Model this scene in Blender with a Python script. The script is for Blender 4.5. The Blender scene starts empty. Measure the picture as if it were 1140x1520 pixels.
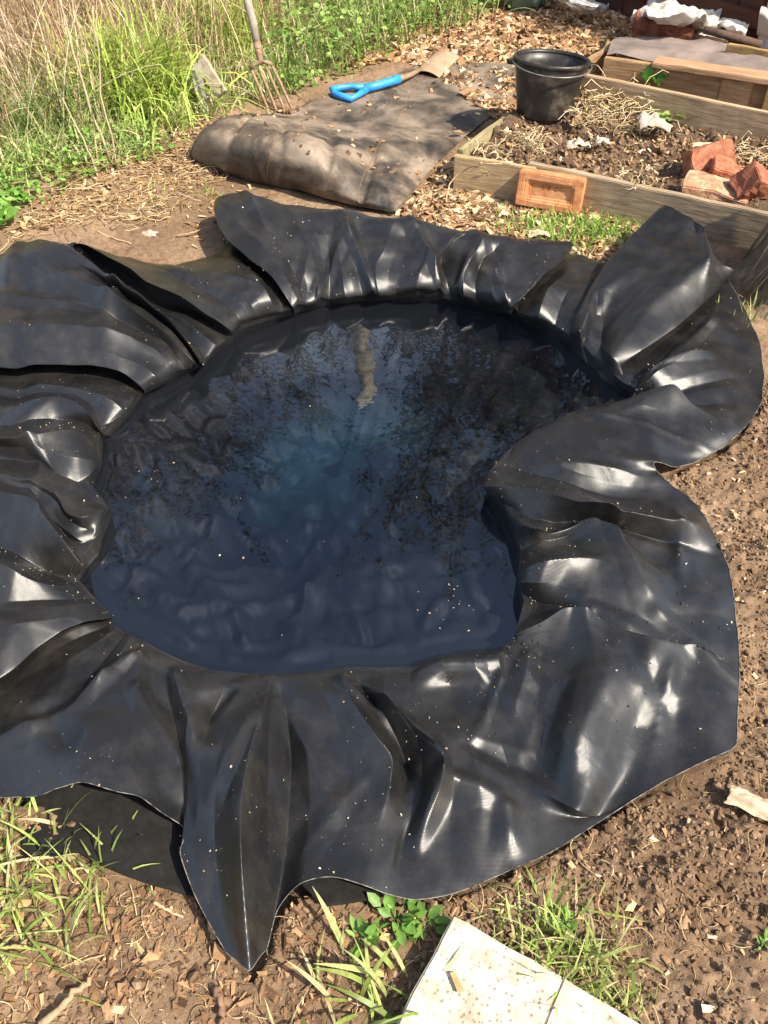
import bpy, bmesh, math, random
import numpy as np
from mathutils import Vector, noise as mnoise
random.seed(7); RNG = np.random.default_rng(11)
R = math.radians
scn = bpy.context.scene
COL = scn.collection

# ---------------------------------------------------------------- camera
F, CH, PITCH = 1272.0, 1.4, R(45)
cam = bpy.data.cameras.new("camera"); cam_o = bpy.data.objects.new("camera", cam); COL.objects.link(cam_o)
cam.sensor_fit = 'VERTICAL'; cam.sensor_height = 24; cam.lens = 24 * F / 1520
cam.clip_start = 0.02; cam.clip_end = 500
cam_o.location = (0, 0, CH); cam_o.rotation_euler = (R(90) - PITCH, 0, 0)
scn.camera = cam_o
scn.render.resolution_x, scn.render.resolution_y = 768, 1024

# ---------------------------------------------------------------- light
SUN = Vector((0.62, -0.46, 0.86)).normalized()
sl = bpy.data.lights.new("sun", 'SUN'); sl.energy = 4.8; sl.angle = R(0.53); sl.color = (1.0, 0.92, 0.77)
so = bpy.data.objects.new("sun", sl); COL.objects.link(so)
so.rotation_euler = SUN.to_track_quat('Z', 'Y').to_euler()
world = bpy.data.worlds.new("World"); scn.world = world; world.use_nodes = True
wn = world.node_tree.nodes; bg = wn["Background"]
sky = wn.new("ShaderNodeTexSky"); sky.sky_type = 'NISHITA'; sky.sun_disc = False
sky.sun_elevation = math.asin(SUN.z); sky.sun_rotation = math.atan2(SUN.x, SUN.y)
sky.air_density = 1.0; sky.dust_density = 2.6; sky.ozone_density = 1.0
_l = world.node_tree.links.new
tcw = wn.new("ShaderNodeTexCoord"); mpw = wn.new("ShaderNodeMapping"); mpw.inputs["Scale"].default_value = (1, 1, 2.4); _l(tcw.outputs["Generated"], mpw.inputs[0])
cn = wn.new("ShaderNodeTexNoise"); cn.inputs["Scale"].default_value = 2.3; cn.inputs["Detail"].default_value = 9; cn.inputs["Roughness"].default_value = .6; _l(mpw.outputs[0], cn.inputs["Vector"])
cr = wn.new("ShaderNodeValToRGB"); cr.color_ramp.elements[0].position = .46; cr.color_ramp.elements[1].position = .74; _l(cn.outputs[0], cr.inputs[0])
cmix = wn.new("ShaderNodeMix"); cmix.data_type = 'RGBA'; # clouds added low beyond the trees to brighten reflections, high northern sky kept clear
sw_ = wn.new("ShaderNodeSeparateXYZ"); _l(tcw.outputs["Generated"], sw_.inputs[0])
mz = wn.new("ShaderNodeMapRange"); mz.interpolation_type = 'SMOOTHSTEP'; mz.inputs[1].default_value = .54; mz.inputs[2].default_value = .70; _l(sw_.outputs[2], mz.inputs[0])
my = wn.new("ShaderNodeMapRange"); my.interpolation_type = 'SMOOTHSTEP'; my.inputs[1].default_value = -.1; my.inputs[2].default_value = .3; _l(sw_.outputs[1], my.inputs[0])
mzy = wn.new("ShaderNodeMath"); mzy.operation = 'MULTIPLY'; _l(mz.outputs[0], mzy.inputs[0]); _l(my.outputs[0], mzy.inputs[1])
mi_ = wn.new("ShaderNodeMath"); mi_.operation = 'SUBTRACT'; mi_.inputs[0].default_value = 1; mi_.use_clamp = True; _l(mzy.outputs[0], mi_.inputs[1])
mc_ = wn.new("ShaderNodeMath"); mc_.operation = 'MULTIPLY'; _l(cr.outputs[0], mc_.inputs[0]); _l(mi_.outputs[0], mc_.inputs[1])
mn_ = wn.new("ShaderNodeMath"); mn_.operation = 'MULTIPLY'; _l(mc_.outputs[0], mn_.inputs[0])
mn2 = wn.new("ShaderNodeMapRange"); mn2.inputs[1].default_value = -.6; mn2.inputs[2].default_value = .35; mn2.inputs[3].default_value = .2; _l(sw_.outputs[1], mn2.inputs[0]); _l(mn2.outputs[0], mn_.inputs[1])
_l(mn_.outputs[0], cmix.inputs[0]); _l(sky.outputs[0], cmix.inputs[6]); cmix.inputs[7].default_value = (7.0, 8.8, 11.6, 1)   # colour of the added clouds
_l(cmix.outputs[2], bg.inputs[0]); bg.inputs[1].default_value = 0.13
scn.view_settings.view_transform = 'Standard'; scn.view_settings.look = 'None'
scn.view_settings.exposure = 0.94; scn.view_settings.gamma = 1
scn.view_settings.use_curve_mapping = False
try:
    scn.cycles.max_bounces = 8; scn.cycles.transparent_max_bounces = 16
    scn.cycles.caustics_reflective = False; scn.cycles.caustics_refractive = False
    scn.cycles.sample_clamp_indirect = 6.0
except Exception: pass

# ---------------------------------------------------------------- helpers
_cp, _sp = math.cos(PITCH), math.sin(PITCH)
def ray(x, y):
    return np.array([x - 570.0, _cp * F + _sp * (760.0 - y), -_sp * F + _cp * (760.0 - y)])
def P(x, y, z=0.0):            # where the sight line through photo pixel x,y meets height z (metres)
    d = ray(x, y); return np.array([0, 0, CH]) + d * ((z - CH) / d[2])
def PY(x, y, Y):               # ... meets the upright plane at depth Y
    d = ray(x, y); return np.array([0, 0, CH]) + d * (Y / d[1])

def _h(ix, iy, iz, s):
    n = (ix.astype(np.int64) * 374761393 + iy.astype(np.int64) * 668265263 + iz.astype(np.int64) * 2147483647 + s * 974634777) & 0xFFFFFFFF
    n = ((n ^ (n >> 13)) * 1274126177) & 0xFFFFFFFF
    n = (n ^ (n >> 16)) & 0xFFFFFFFF
    return n.astype(np.float64) / 4294967295.0
def vnoise(x, y, s=0):         # smooth value noise 0..1
    x = np.asarray(x, float); y = np.asarray(y, float)
    ix = np.floor(x); iy = np.floor(y); fx = x - ix; fy = y - iy
    fx = fx * fx * fx * (fx * (fx * 6 - 15) + 10); fy = fy * fy * fy * (fy * (fy * 6 - 15) + 10)
    z = np.zeros_like(ix)
    a = _h(ix, iy, z, s); b = _h(ix + 1, iy, z, s); c = _h(ix, iy + 1, z, s); d = _h(ix + 1, iy + 1, z, s)
    return (a * (1 - fx) + b * fx) * (1 - fy) + (c * (1 - fx) + d * fx) * fy
def fbm(x, y, s=0, o=4, g=.5):
    v = 0; a = 1; t = 0
    for k in range(o):
        v = v + a * vnoise(x * 2 ** k + 17.3 * k, y * 2 ** k - 9.1 * k, s + k); t += a; a *= g
    return v / t
def worley(x, y, s=0):
    ix = np.floor(x); iy = np.floor(y); best = np.full(np.shape(x), 9.0); z = np.zeros_like(ix); z1 = z + 1
    for dx in (-1, 0, 1):
        for dy in (-1, 0, 1):
            cx = ix + dx + _h(ix + dx, iy + dy, z, s); cy = iy + dy + _h(ix + dx, iy + dy, z1, s)
            best = np.minimum(best, (cx - x) ** 2 + (cy - y) ** 2)
    return np.sqrt(best)

def tag(o, label=None, cat=None, group=None, kind=None):
    if label: o["label"] = label
    if cat: o["category"] = cat
    if group: o["group"] = group
    if kind: o["kind"] = kind
    return o
def empty(name, loc, label, cat, group=None, rz=0):
    o = bpy.data.objects.new(name, None); COL.objects.link(o); o.location = loc; o.rotation_euler = (0, 0, rz)
    o.empty_display_size = .05
    return tag(o, label, cat, group)
def mk(name, v, faces, mat, parent=None, smooth=True, col=None, local=False):
    """faces: one (n,k) array or a list of such arrays; col: (nverts,3). World-space verts unless local."""
    if not isinstance(faces, (list, tuple)): faces = [faces]
    faces = [np.asarray(f, dtype=np.int32) for f in faces if len(f)]
    v = np.asarray(v, float)
    if parent is not None and not local:
        v = v - np.array(parent_origin(parent))
    me = bpy.data.meshes.new(name)
    me.vertices.add(len(v)); me.vertices.foreach_set("co", v.astype(np.float32).ravel())
    nl = sum(f.size for f in faces); nf = sum(len(f) for f in faces)
    me.loops.add(nl); me.loops.foreach_set("vertex_index", np.concatenate([f.ravel() for f in faces]))
    me.polygons.add(nf)
    tot = np.concatenate([np.full(len(f), f.shape[1], np.int32) for f in faces])
    st = np.concatenate([[0], np.cumsum(tot)[:-1]]).astype(np.int32)
    me.polygons.foreach_set("loop_start", st)
    me.polygons.foreach_set("use_smooth", np.full(nf, smooth, bool))
    me.update(calc_edges=True); me.validate()
    if col is not None:
        at = me.color_attributes.new("Col", 'FLOAT_COLOR', 'POINT')
        c = np.ones((len(v), 4), np.float32); c[:, :3] = col; at.data.foreach_set("color", c.ravel())
    if mat: me.materials.append(mat)
    o = bpy.data.objects.new(name, me); COL.objects.link(o)
    if parent is not None: o.parent = parent
    return o
def parent_origin(p):
    x = np.array(p.location)
    if p.parent is not None: x = x + parent_origin(p.parent)
    return x
def grid_faces(nu, nv, closed_u=False, off=0):
    i = np.arange(nu if closed_u else nu - 1); j = np.arange(nv - 1)
    I, J = np.meshgrid(i, j, indexing='ij'); I2 = (I + 1) % nu
    return (np.stack([I * nv + J, I2 * nv + J, I2 * nv + J + 1, I * nv + J + 1], -1).reshape(-1, 4) + off)
def tube(pts, rad, k=8, cap=True):
    pts = np.asarray(pts, float); n = len(pts); rad = np.broadcast_to(rad, (n,)).astype(float)
    t = np.gradient(pts, axis=0); t /= np.linalg.norm(t, axis=1)[:, None] + 1e-12
    up = np.array([0, 0, 1.0]) if abs(t[0][2]) < .9 else np.array([1.0, 0, 0])
    a = np.cross(t, up); a /= np.linalg.norm(a, axis=1)[:, None] + 1e-12; b = np.cross(t, a)
    ang = np.linspace(0, 2 * np.pi, k, endpoint=False)
    v = pts[:, None] + rad[:, None, None] * (a[:, None] * np.cos(ang)[None, :, None] + b[:, None] * np.sin(ang)[None, :, None])
    v = v.reshape(-1, 3); fs = []
    i, j = np.meshgrid(np.arange(n - 1), np.arange(k), indexing='ij'); j2 = (j + 1) % k
    fs.append(np.stack([i * k + j, i * k + j2, (i + 1) * k + j2, (i + 1) * k + j], -1).reshape(-1, 4))
    if cap:
        fs.append(np.arange(k)[::-1][None]); fs.append((np.arange(k) + (n - 1) * k)[None])
    return v, fs
class Acc:                      # collects pieces of ONE thing or part into one mesh
    def __init__(s): s.v = []; s.f = {}; s.c = []; s.n = 0
    def add(s, v, fs, c=None):
        v = np.asarray(v, float)
        if not isinstance(fs, (list, tuple)): fs = [fs]
        for f in fs:
            f = np.asarray(f); s.f.setdefault(f.shape[1], []).append(f + s.n)
        s.v.append(v); s.n += len(v)
        s.c.append(np.broadcast_to(np.array(c if c is not None else (1, 1, 1), float), (len(v), 3)))
        return s
    def build(s, name, mat, parent=None, smooth=True, col=True):
        return mk(name, np.concatenate(s.v), [np.concatenate(f) for f in s.f.values()], mat, parent, smooth, np.concatenate(s.c) if col else None)

# ---------------------------------------------------------------- materials
def new_mat(name):
    m = bpy.data.materials.new(name); m.use_nodes = True
    nt = m.node_tree; b = nt.nodes["Principled BSDF"]; return m, nt, b
def N(nt, t, **k):
    n = nt.nodes.new(t)
    for a, v in k.items():
        if a in n.inputs.keys(): n.inputs[a].default_value = v
        else: setattr(n, a, v)
    return n
def ramp(nt, fac, stops):
    r = nt.nodes.new("ShaderNodeValToRGB"); e = r.color_ramp.elements
    while len(e) > 1: e.remove(e[-1])
    e[0].position = stops[0][0]; e[0].color = (*stops[0][1], 1)
    for p, c in stops[1:]:
        x = e.new(p); x.color = (*c, 1)
    nt.links.new(fac, r.inputs[0]); return r
def g3(v): return (v, v, v)
def noise_mat(name, stops, scale=20, detail=6, rough=.9, bump=.3, bscale=None, dist=.01, coords='Object', stretch=None, attr=False, spec=.3, distort=0., ndim='3D'):
    m, nt, b = new_mat(name); L = nt.links.new
    tc = N(nt, "ShaderNodeTexCoord"); src = tc.outputs[coords]
    if stretch:
        mp = N(nt, "ShaderNodeMapping"); mp.inputs["Scale"].default_value = stretch; L(src, mp.inputs[0]); src = mp.outputs[0]
    n1 = N(nt, "ShaderNodeTexNoise", Scale=scale, Detail=detail, Roughness=.62, Distortion=distort); L(src, n1.inputs["Vector"])
    r = ramp(nt, n1.outputs[0], stops); out = r.outputs[0]
    if attr:
        at = N(nt, "ShaderNodeAttribute", attribute_name="Col")
        mx = N(nt, "ShaderNodeMix", data_type='RGBA', blend_type='MULTIPLY'); mx.inputs[0].default_value = 1
        L(out, mx.inputs[6]); L(at.outputs[0], mx.inputs[7]); out = mx.outputs[2]
    L(out, b.inputs["Base Color"]); b.inputs["Roughness"].default_value = rough
    b.inputs["Specular IOR Level"].default_value = spec
    if bump:
        n2 = N(nt, "ShaderNodeTexNoise", Scale=bscale or scale * 2, Detail=8, Roughness=.65); L(src, n2.inputs["Vector"])
        bp = N(nt, "ShaderNodeBump", Strength=bump, Distance=dist); L(n2.outputs[0], bp.inputs["Height"]); L(bp.outputs[0], b.inputs["Normal"])
    return m
def attr_mat(name, rough=.8, transl=0., spec=.3, bump=0., bscale=200):
    m, nt, b = new_mat(name); L = nt.links.new
    at = N(nt, "ShaderNodeAttribute", attribute_name="Col")
    tc = N(nt, "ShaderNodeTexCoord")
    n1 = N(nt, "ShaderNodeTexNoise", Scale=90, Detail=3); L(tc.outputs['Object'], n1.inputs["Vector"])
    r = ramp(nt, n1.outputs[0], [(.3, g3(.72)), (.7, g3(1.15))])
    mx = N(nt, "ShaderNodeMix", data_type='RGBA', blend_type='MULTIPLY'); mx.inputs[0].default_value = 1
    L(at.outputs[0], mx.inputs[6]); L(r.outputs[0], mx.inputs[7])
    L(mx.outputs[2], b.inputs["Base Color"]); b.inputs["Roughness"].default_value = rough
    b.inputs["Specular IOR Level"].default_value = spec
    if bump:
        n2 = N(nt, "ShaderNodeTexNoise", Scale=bscale, Detail=5); L(tc.outputs['Object'], n2.inputs["Vector"])
        bp = N(nt, "ShaderNodeBump", Strength=bump, Distance=.004); L(n2.outputs[0], bp.inputs["Height"]); L(bp.outputs[0], b.inputs["Normal"])
    if transl:
        t = N(nt, "ShaderNodeBsdfTranslucent"); L(mx.outputs[2], t.inputs[0])
        ms = N(nt, "ShaderNodeMixShader"); ms.inputs[0].default_value = transl
        L(b.outputs[0], ms.inputs[1]); L(t.outputs[0], ms.inputs[2]); L(ms.outputs[0], nt.nodes["Material Output"].inputs[0])
    return m
# ---------------------------------------------------------------- pond liner shape: radial stations, pixel x, y and height in cm
WZ = -7
ST = [
 [(232,962,-7),(232,972,0),(246,1020,1),(258,1080,2),(270,1150,3),(273,1228,3)],
 [(215,950,-7),(212,960,2),(205,1010,4),(200,1060,6),(195,1120,8),(205,1180,9)],
 [(195,942,-7),(190,952,2),(160,1000,3),(140,1050,5),(120,1110,8),(125,1162,9)],
 [(180,936,-7),(170,942,0),(125,985,1),(80,1030,3),(50,1100,5),(60,1181,5)],
 [(172,930,-7),(165,935,-1),(110,965,0),(50,1000,1),(-10,1060,2),(0,1183,3)],
 [(168,925,-7),(160,926,-2),(100,945,0),(50,970,0),(-20,1000,0),(-90,1120,1)],
 [(166,922,-7),(150,915,-2),(100,925,0),(40,940,0),(-30,960,0),(-110,1030,0)],
 [(165,920,-7),(165,921,.5),(120,928,5),(60,960,7),(5,1008,8),(-80,1060,6)],
 [(160,908,-7),(155,915,1),(105,920,6),(50,925,9),(0,930,11),(-90,940,10)],
 [(140,888,-7),(135,892,0),(100,893,3),(50,893,6),(0,897,7),(-90,900,6)],
 [(125,868,-7),(112,867,1),(75,868,6),(40,858,9),(0,838,11),(-90,810,10)],
 [(118,862,-7),(105,862,-2),(70,845,0),(40,830,2),(0,812,3),(-90,785,3)],
 [(128,845,-7),(124,842,1),(92,800,6),(62,760,9),(40,737,9),(-90,720,6)],
 [(133,838,-7),(122,828,-3),(97,795,-1),(72,765,2),(30,722,3),(-90,705,3)],
 [(146,824,-7),(136,815,-3),(112,798,0),(90,778,1),(48,728,3),(-90,700,3)],
 [(152,800,-7),(145,793,-1),(128,786,0),(103,772,2),(56,724,3),(-90,696,3)],
 [(166,764,-7),(158,758,0),(130,768,3),(100,762,4),(60,718,4),(-90,690,3)],
 [(137,727,-7),(132,722,-3),(110,715,-1),(85,703,1),(40,685,1),(-90,675,1)],
 [(150,692,-7),(145,687,-1),(110,682,3),(62,668,5),(10,664,4),(-90,660,3)],
 [(152,658,-7),(142,649,0),(100,637,6),(60,645,7),(0,650,8),(-90,652,6)],
 [(150,650,-7),(147,643,-2),(110,624,1),(60,625,2),(0,630,3),(-90,622,3)],
 [(155,648,-7),(148,640,0),(128,610,4),(95,590,5),(40,598,4),(-90,602,4)],
 [(162,646,-7),(153,640,-2),(140,610,0),(115,587,1),(40,583,1),(-90,588,1)],
 [(188,622,-7),(185,612,-1),(160,592,2),(110,576,2),(40,569,2),(-90,572,1)],
 [(208,592,-7),(204,583,-1),(150,562,0),(80,556,1),(0,554,1),(-90,556,1)],
 [(210,590,-7),(215,570,-1),(185,538,0),(120,522,.5),(0,517,.5),(-90,520,.5)],
 [(213,586,-7),(212,577,.5),(180,553,4),(120,543,5),(0,540,5.5),(-90,540,5)],
 [(240,572,-7),(235,563,2),(200,535,6),(130,520,8),(0,515,9),(-90,515,8)],
 [(265,558,-7),(258,548,1),(220,510,7),(130,482,12),(0,482,12),(-90,490,10)],
 [(280,552,-7),(272,545,0),(235,502,5),(140,462,9),(20,432,12),(-70,420,10)],
 [(290,548,-7),(286,538,1.5),(240,490,8),(158,432,14),(62,395,16),(-30,388,12),(-40,410,0)],
 [(294,546,-7),(292,536,-1),(246,482,5),(168,425,12),(95,380,17),(40,356,17),(10,395,0)],
 [(298,544,-7),(299,538,1.5),(250,478,9),(190,427,15),(130,385,17),(62,349,18),(45,390,0)],
 [(305,538,-7),(303,530,-1),(262,480,2),(210,447,3),(160,408,6),(118,375,8),(98,361,9),(90,390,0)],
 [(325,520,-7),(320,512,0),(285,485,3),(240,460,3),(205,440,4),(150,398,6),(118,366,9),(105,361,9),(100,390,0)],
 [(345,505,-7),(340,500,-2),(310,480,0),(270,465,1),(225,440,3),(175,402,5),(128,368,8),(112,361,9),(110,390,0)],
 [(348,500,-7),(344,493,1),(322,475,5),(290,458,7),(240,425,9),(185,395,12),(115,359,12),(110,395,0)],
 [(362,491,-7),(356,480,0),(335,455,3),(300,430,4),(250,405,5),(200,385,5),(150,372,3),(140,390,0)],
 [(385,483,-7),(380,472,1),(365,445,5),(340,420,6),(300,402,4),(255,396,1),(250,402,0)],
 [(410,475,-7),(408,463,1),(395,435,6),(375,405,7),(350,385,5),(325,377,1),(320,384,0)],
 [(430,469,-7),(430,462,-1),(415,435,3),(390,405,3),(360,380,2),(340,360,1),(335,367,0)],
 [(434,468,-7),(438,456,-1),(428,425,2),(408,390,2),(378,350,2),(350,325,1),(335,337,0)],
 [(437,467,-7),(435,462,1),(412,425,7),(385,395,9),(347,368,10),(325,338,10),(317,308,10),(325,325,0)],
 [(445,464,-7),(443,457,1),(425,415,7),(400,380,10),(370,345,12),(340,315,13),(322,290,13),(330,312,1)],
 [(455,461,-7),(452,450,1),(435,405,6),(415,370,10),(395,335,12),(370,300,13),(350,283,13),(350,312,0)],
 [(475,456,-7),(472,443,1.5),(470,405,6),(455,365,9),(440,330,12),(425,301,12),(420,327,0)],
 [(490,453,-7),(488,441,-.5),(490,400,3),(485,360,8),(475,330,11),(465,306,12),(460,330,0)],
 [(515,450,-7),(512,436,2),(505,392,8),(500,350,9),(500,330,11),(500,312,12),(500,335,0)],
 [(540,448,-7),(538,436,0),(530,405,3),(535,370,8),(540,340,10),(545,317,12),(545,342,0)],
 [(565,447,-7),(562,432,2),(556,398,7),(570,370,9),(580,345,10),(590,323,12),(590,347,0)],
 [(590,446,-7),(588,434,0),(592,415,2),(600,380,7),(620,350,9),(635,331,11),(635,354,0)],
 [(620,446,-7),(618,423,4),(622,405,5),(635,385,7),(650,360,9),(665,338,11),(668,360,0)],
 [(650,447,-7),(648,429,2),(645,410,5),(650,385,8),(665,365,9),(685,342,11),(690,364,0)],
 [(668,449,-7),(668,441,-2),(664,420,0),(655,395,3),(660,370,7),(700,345,10),(705,367,0)],
 [(690,452,-7),(688,436,2),(688,410,6),(700,385,8),(715,365,9),(725,347,10),(728,369,0)],
 [(710,456,-7),(708,446,-1),(705,425,1),(712,400,4),(735,370,8),(755,350,10),(758,372,0)],
 [(735,462,-7),(733,448,2),(728,420,6),(740,395,8),(765,370,9),(795,354,9),(797,374,0)],
 [(757,467,-7),(756,459,1),(775,440,5),(800,415,7),(828,392,8),(849,372,8),(846,361,8),(828,370,0)],
 [(760,468,-7),(765,455,-1),(775,435,1),(790,410,1),(810,390,1),(825,377,1),(820,376,0)],
 [(765,470,-7),(772,459,0),(790,440,2),(810,420,2),(835,395,2),(860,379,2),(858,379,0)],
 [(795,482,-7),(800,466,2),(808,440,4),(822,420,4),(850,400,3),(875,386,1),(880,384,0)],
 [(820,496,-7),(825,480,-1),(832,455,1),(845,430,3),(865,408,2),(890,394,1),(895,392,0)],
 [(845,510,-7),(850,497,0),(855,470,2),(865,440,3),(885,412,2),(905,401,1),(910,397,0)],
 [(880,545,-7),(890,532,-1),(900,510,0),(930,470,0),(980,430,0),(1020,400,0),(1040,380,0)],
 [(920,578,-7),(925,566,-1),(940,545,0),(980,510,0),(1020,480,0),(1060,450,1),(1085,428,1)],
 [(938,589,-7),(940,580,-2),(952,560,1),(985,530,2),(1020,500,2),(1070,475,2),(1105,460,1)],
 [(944,591,-7),(948,583,0),(965,562,4),(985,543,6),(1020,530,5),(1075,512,2),(1126,505,1)],
 [(944,592,-7),(946,586,-2),(965,580,1),(1000,570,3),(1030,565,3),(1080,560,2),(1135,555,1)],
 [(942,593,-7),(943,590,-2),(965,588,0),(1000,590,1),(1035,603,1),(1080,600,1),(1131,595,1)],
 [(935,595,-7),(936,592,0),(960,580,5),(1002,573,7),(1036,607,4),(1080,628,2),(1110,632,1)],
 [(905,603,-7),(905,598,1),(930,598,5),(980,605,5),(1020,620,4),(1060,640,3),(1078,662,1)],
 [(870,611,-7),(868,604,1),(885,612,4),(920,625,4),(960,645,4),(1010,665,3),(1042,680,1)],
 [(840,622,-7),(838,613,1),(850,625,3),(880,640,4),(910,655,4),(950,675,3),(1000,693,3)],
 [(825,632,-7),(820,623,1),(830,640,3),(855,655,4),(890,668,4),(930,680,4),(970,691,3)],
 [(800,647,-7),(795,638,1),(810,655,3),(840,675,4),(880,690,4),(930,700,3),(974,704,1)],
 [(775,665,-7),(768,656,0),(790,675,2),(820,690,3),(870,705,3),(930,715,2),(995,718,1)],
 [(755,687,-7),(745,679,-1),(770,690,1),(800,703,1),(860,722,1),(930,738,1),(1020,732,1)],
 [(735,708,-7),(725,701,0),(760,705,3),(800,712,3),(860,732,3),(940,752,3),(1042,758,1)],
 [(726,733,-7),(718,722,1),(760,722,5),(820,730,8),(900,755,9),(1010,775,6),(1060,790,1)],
 [(747,768,-7),(748,745,0),(775,765,1),(820,772,2),(890,778,2),(1000,810,1),(1075,820,1)],
 [(764,803,-7),(768,785,1),(790,785,5),(815,797,3),(892,775,4),(980,830,2),(1082,840,1)],
 [(770,832,-7),(775,818,-2),(795,812,0),(840,797,2),(897,772,6),(980,850,3),(1086,865,1)],
 [(770,860,-7),(770,852,1),(800,838,6),(850,828,7),(905,835,6),(970,890,4),(1090,900,1)],
 [(770,882,-7),(771,868,0),(790,868,3),(830,870,3),(890,890,4),(965,925,3),(1093,930,1)],
 [(775,915,-7),(778,900,-4),(800,900,-2),(840,902,0),(880,925,2),(960,950,3),(1096,970,1)],
 [(778,940,-7),(765,942,1),(815,918,4),(858,898,6),(905,930,3),(965,945,6),(1030,960,2),(1097,998,1)],
 [(768,948,-7),(765,951,0),(800,955,1),(855,975,2),(915,1005,7),(980,1030,2),(1095,1050,1)],
 [(755,955,-7),(758,958,0),(790,985,1),(835,1020,2),(885,1060,8),(940,1080,1),(1090,1109,1)],
 [(745,960,-7),(752,966,0),(770,1005,1),(810,1060,2),(862,1125,7),(915,1148,1),(985,1162,1)],
 [(735,963,-7),(740,974,2.5),(748,1010,1),(775,1080,1),(815,1150,2),(848,1195,5),(880,1212,1),(930,1195,1)],
 [(700,966,-7),(705,980,4),(710,1005,1),(725,1060,1),(750,1120,1),(780,1190,2),(805,1273,1)],
 [(650,973,-7),(655,981,4),(665,1008,0),(680,1060,0),(700,1120,3),(715,1180,4),(715,1312,1)],
 [(610,988,-7),(610,998,0),(615,1030,0),(630,1060,1),(670,1120,3),(670,1200,2),(665,1328,1.5)],
 [(580,989,-7),(575,993,0),(570,1030,1),(590,1075,1),(645,1112,5),(660,1150,5),(625,1250,2),(620,1335,2)],
 [(560,990,-7),(555,996,1),(562,1030,4),(585,1065,3),(612,1098,1),(632,1165,1),(600,1240,1),(590,1331,3)],
 [(535,989,-7),(530,996,1),(545,1040,0),(578,1088,-1),(605,1150,-1),(590,1230,2),(570,1326,4)],
 [(510,990,-7),(505,999,2),(525,1045,6),(560,1095,6),(585,1140,4),(560,1230,3),(540,1315,5)],
 [(470,996,-7),(470,1005,1),(490,1050,3),(510,1100,3),(520,1170,2),(505,1240,3),(490,1303,5)],
 [(440,1001,-7),(435,1009,1),(450,1050,2),(455,1110,2),(460,1180,2),(455,1250,3),(445,1313,5)],
 [(415,1003,-7),(412,1011,1),(425,1060,0),(432,1130,0),(428,1200,1),(422,1280,2),(412,1350,3)],
 [(408,1004,-7),(407,1012,1),(400,1070,3),(398,1140,4),(396,1220,5),(400,1310,5),(397,1405,3)],
 [(402,1004,-7),(402,1013,1.5),(375,1090,8),(360,1170,12),(357,1250,13),(362,1340,10),(370,1440,5)],
 [(385,1004,-7),(382,1011,0),(345,1060,4),(325,1130,6),(318,1210,7),(322,1300,6),(335,1412,4)],
 [(350,1002,-7),(345,1007,-1),(315,1050,1),(300,1110,3),(295,1180,5),(290,1250,6),(292,1335,4)],
 [(310,993,-7),(305,999,1),(285,1040,4),(278,1100,3),(280,1160,3),(275,1210,5),(268,1268,5)],
 [(270,979,-7),(262,986,0),(262,1030,2),(265,1090,2),(273,1150,2),(275,1190,4),(273,1245,5)],
]
def world_st(st): return np.array([P(x, y, (z + (2.2 if z < -6.5 else 0)) / 100) for x, y, z in st])
WL = -.048      # water level
def spline(pts, n, tens=.5, t=None):    # Catmull-Rom through pts sampled at n index-uniform places
    pts = np.asarray(pts, float); m = len(pts)
    t = np.linspace(0, m - 1, n) if t is None else t * (m - 1)
    i = np.clip(np.floor(t).astype(int), 0, m - 2); f = (t - i)[:, None]
    pe = np.concatenate([[2 * pts[0] - pts[1]], pts, [2 * pts[-1] - pts[-2]]])
    p0, p1, p2, p3 = pe[i], pe[i + 1], pe[i + 2], pe[i + 3]
    m1, m2 = (p2 - p0) * tens, (p3 - p1) * tens
    return (2 * f**3 - 3 * f**2 + 1) * p1 + (f**3 - 2 * f**2 + f) * m1 + (-2 * f**3 + 3 * f**2) * p2 + (f**3 - f**2) * m2
def loft(stations, rows, closed, du=.009, tens=.22, vt=.5):
    S = np.array([spline(s, rows, vt) for s in stations])          # ns, rows, 3
    ns = len(S); idx = range(ns) if closed else range(ns - 1); out = []; own = []
    for i in idx:
        a, b = S[i], S[(i + 1) % ns]
        p = S[i - 1] if (closed or i > 0) else 2 * a - b
        q = S[(i + 2) % ns] if (closed or i + 2 < ns) else 2 * b - a
        te = tens + (np.clip((np.arange(rows) / (rows - 1) - .72) / .2, 0, 1) * max(0, .42 - tens) if closed else 0 * np.arange(rows))[:, None]; d = np.percentile(np.linalg.norm(a - b, axis=1), 80); n = max(3, int(math.ceil(d / du)))
        for k in range(n):
            f = k / n; m1, m2 = (b - p) * te, (q - a) * te
            # limit the tangents so a long neighbour does not throw a short fold
            L = np.linalg.norm(b - a, axis=1)[:, None] + 1e-9
            for mm in (m1, m2):
                l = np.linalg.norm(mm, axis=1)[:, None] + 1e-9; mm *= np.minimum(1, L / l)
            out.append((2 * f**3 - 3 * f**2 + 1) * a + (f**3 - 2 * f**2 + f) * m1 + (-2 * f**3 + 3 * f**2) * b + (f**3 - f**2) * m2)
            own.append(i + f)
    if not closed: out.append(S[-1]); own.append(ns - 1.0)
    return np.array(out), np.array(own)

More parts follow.
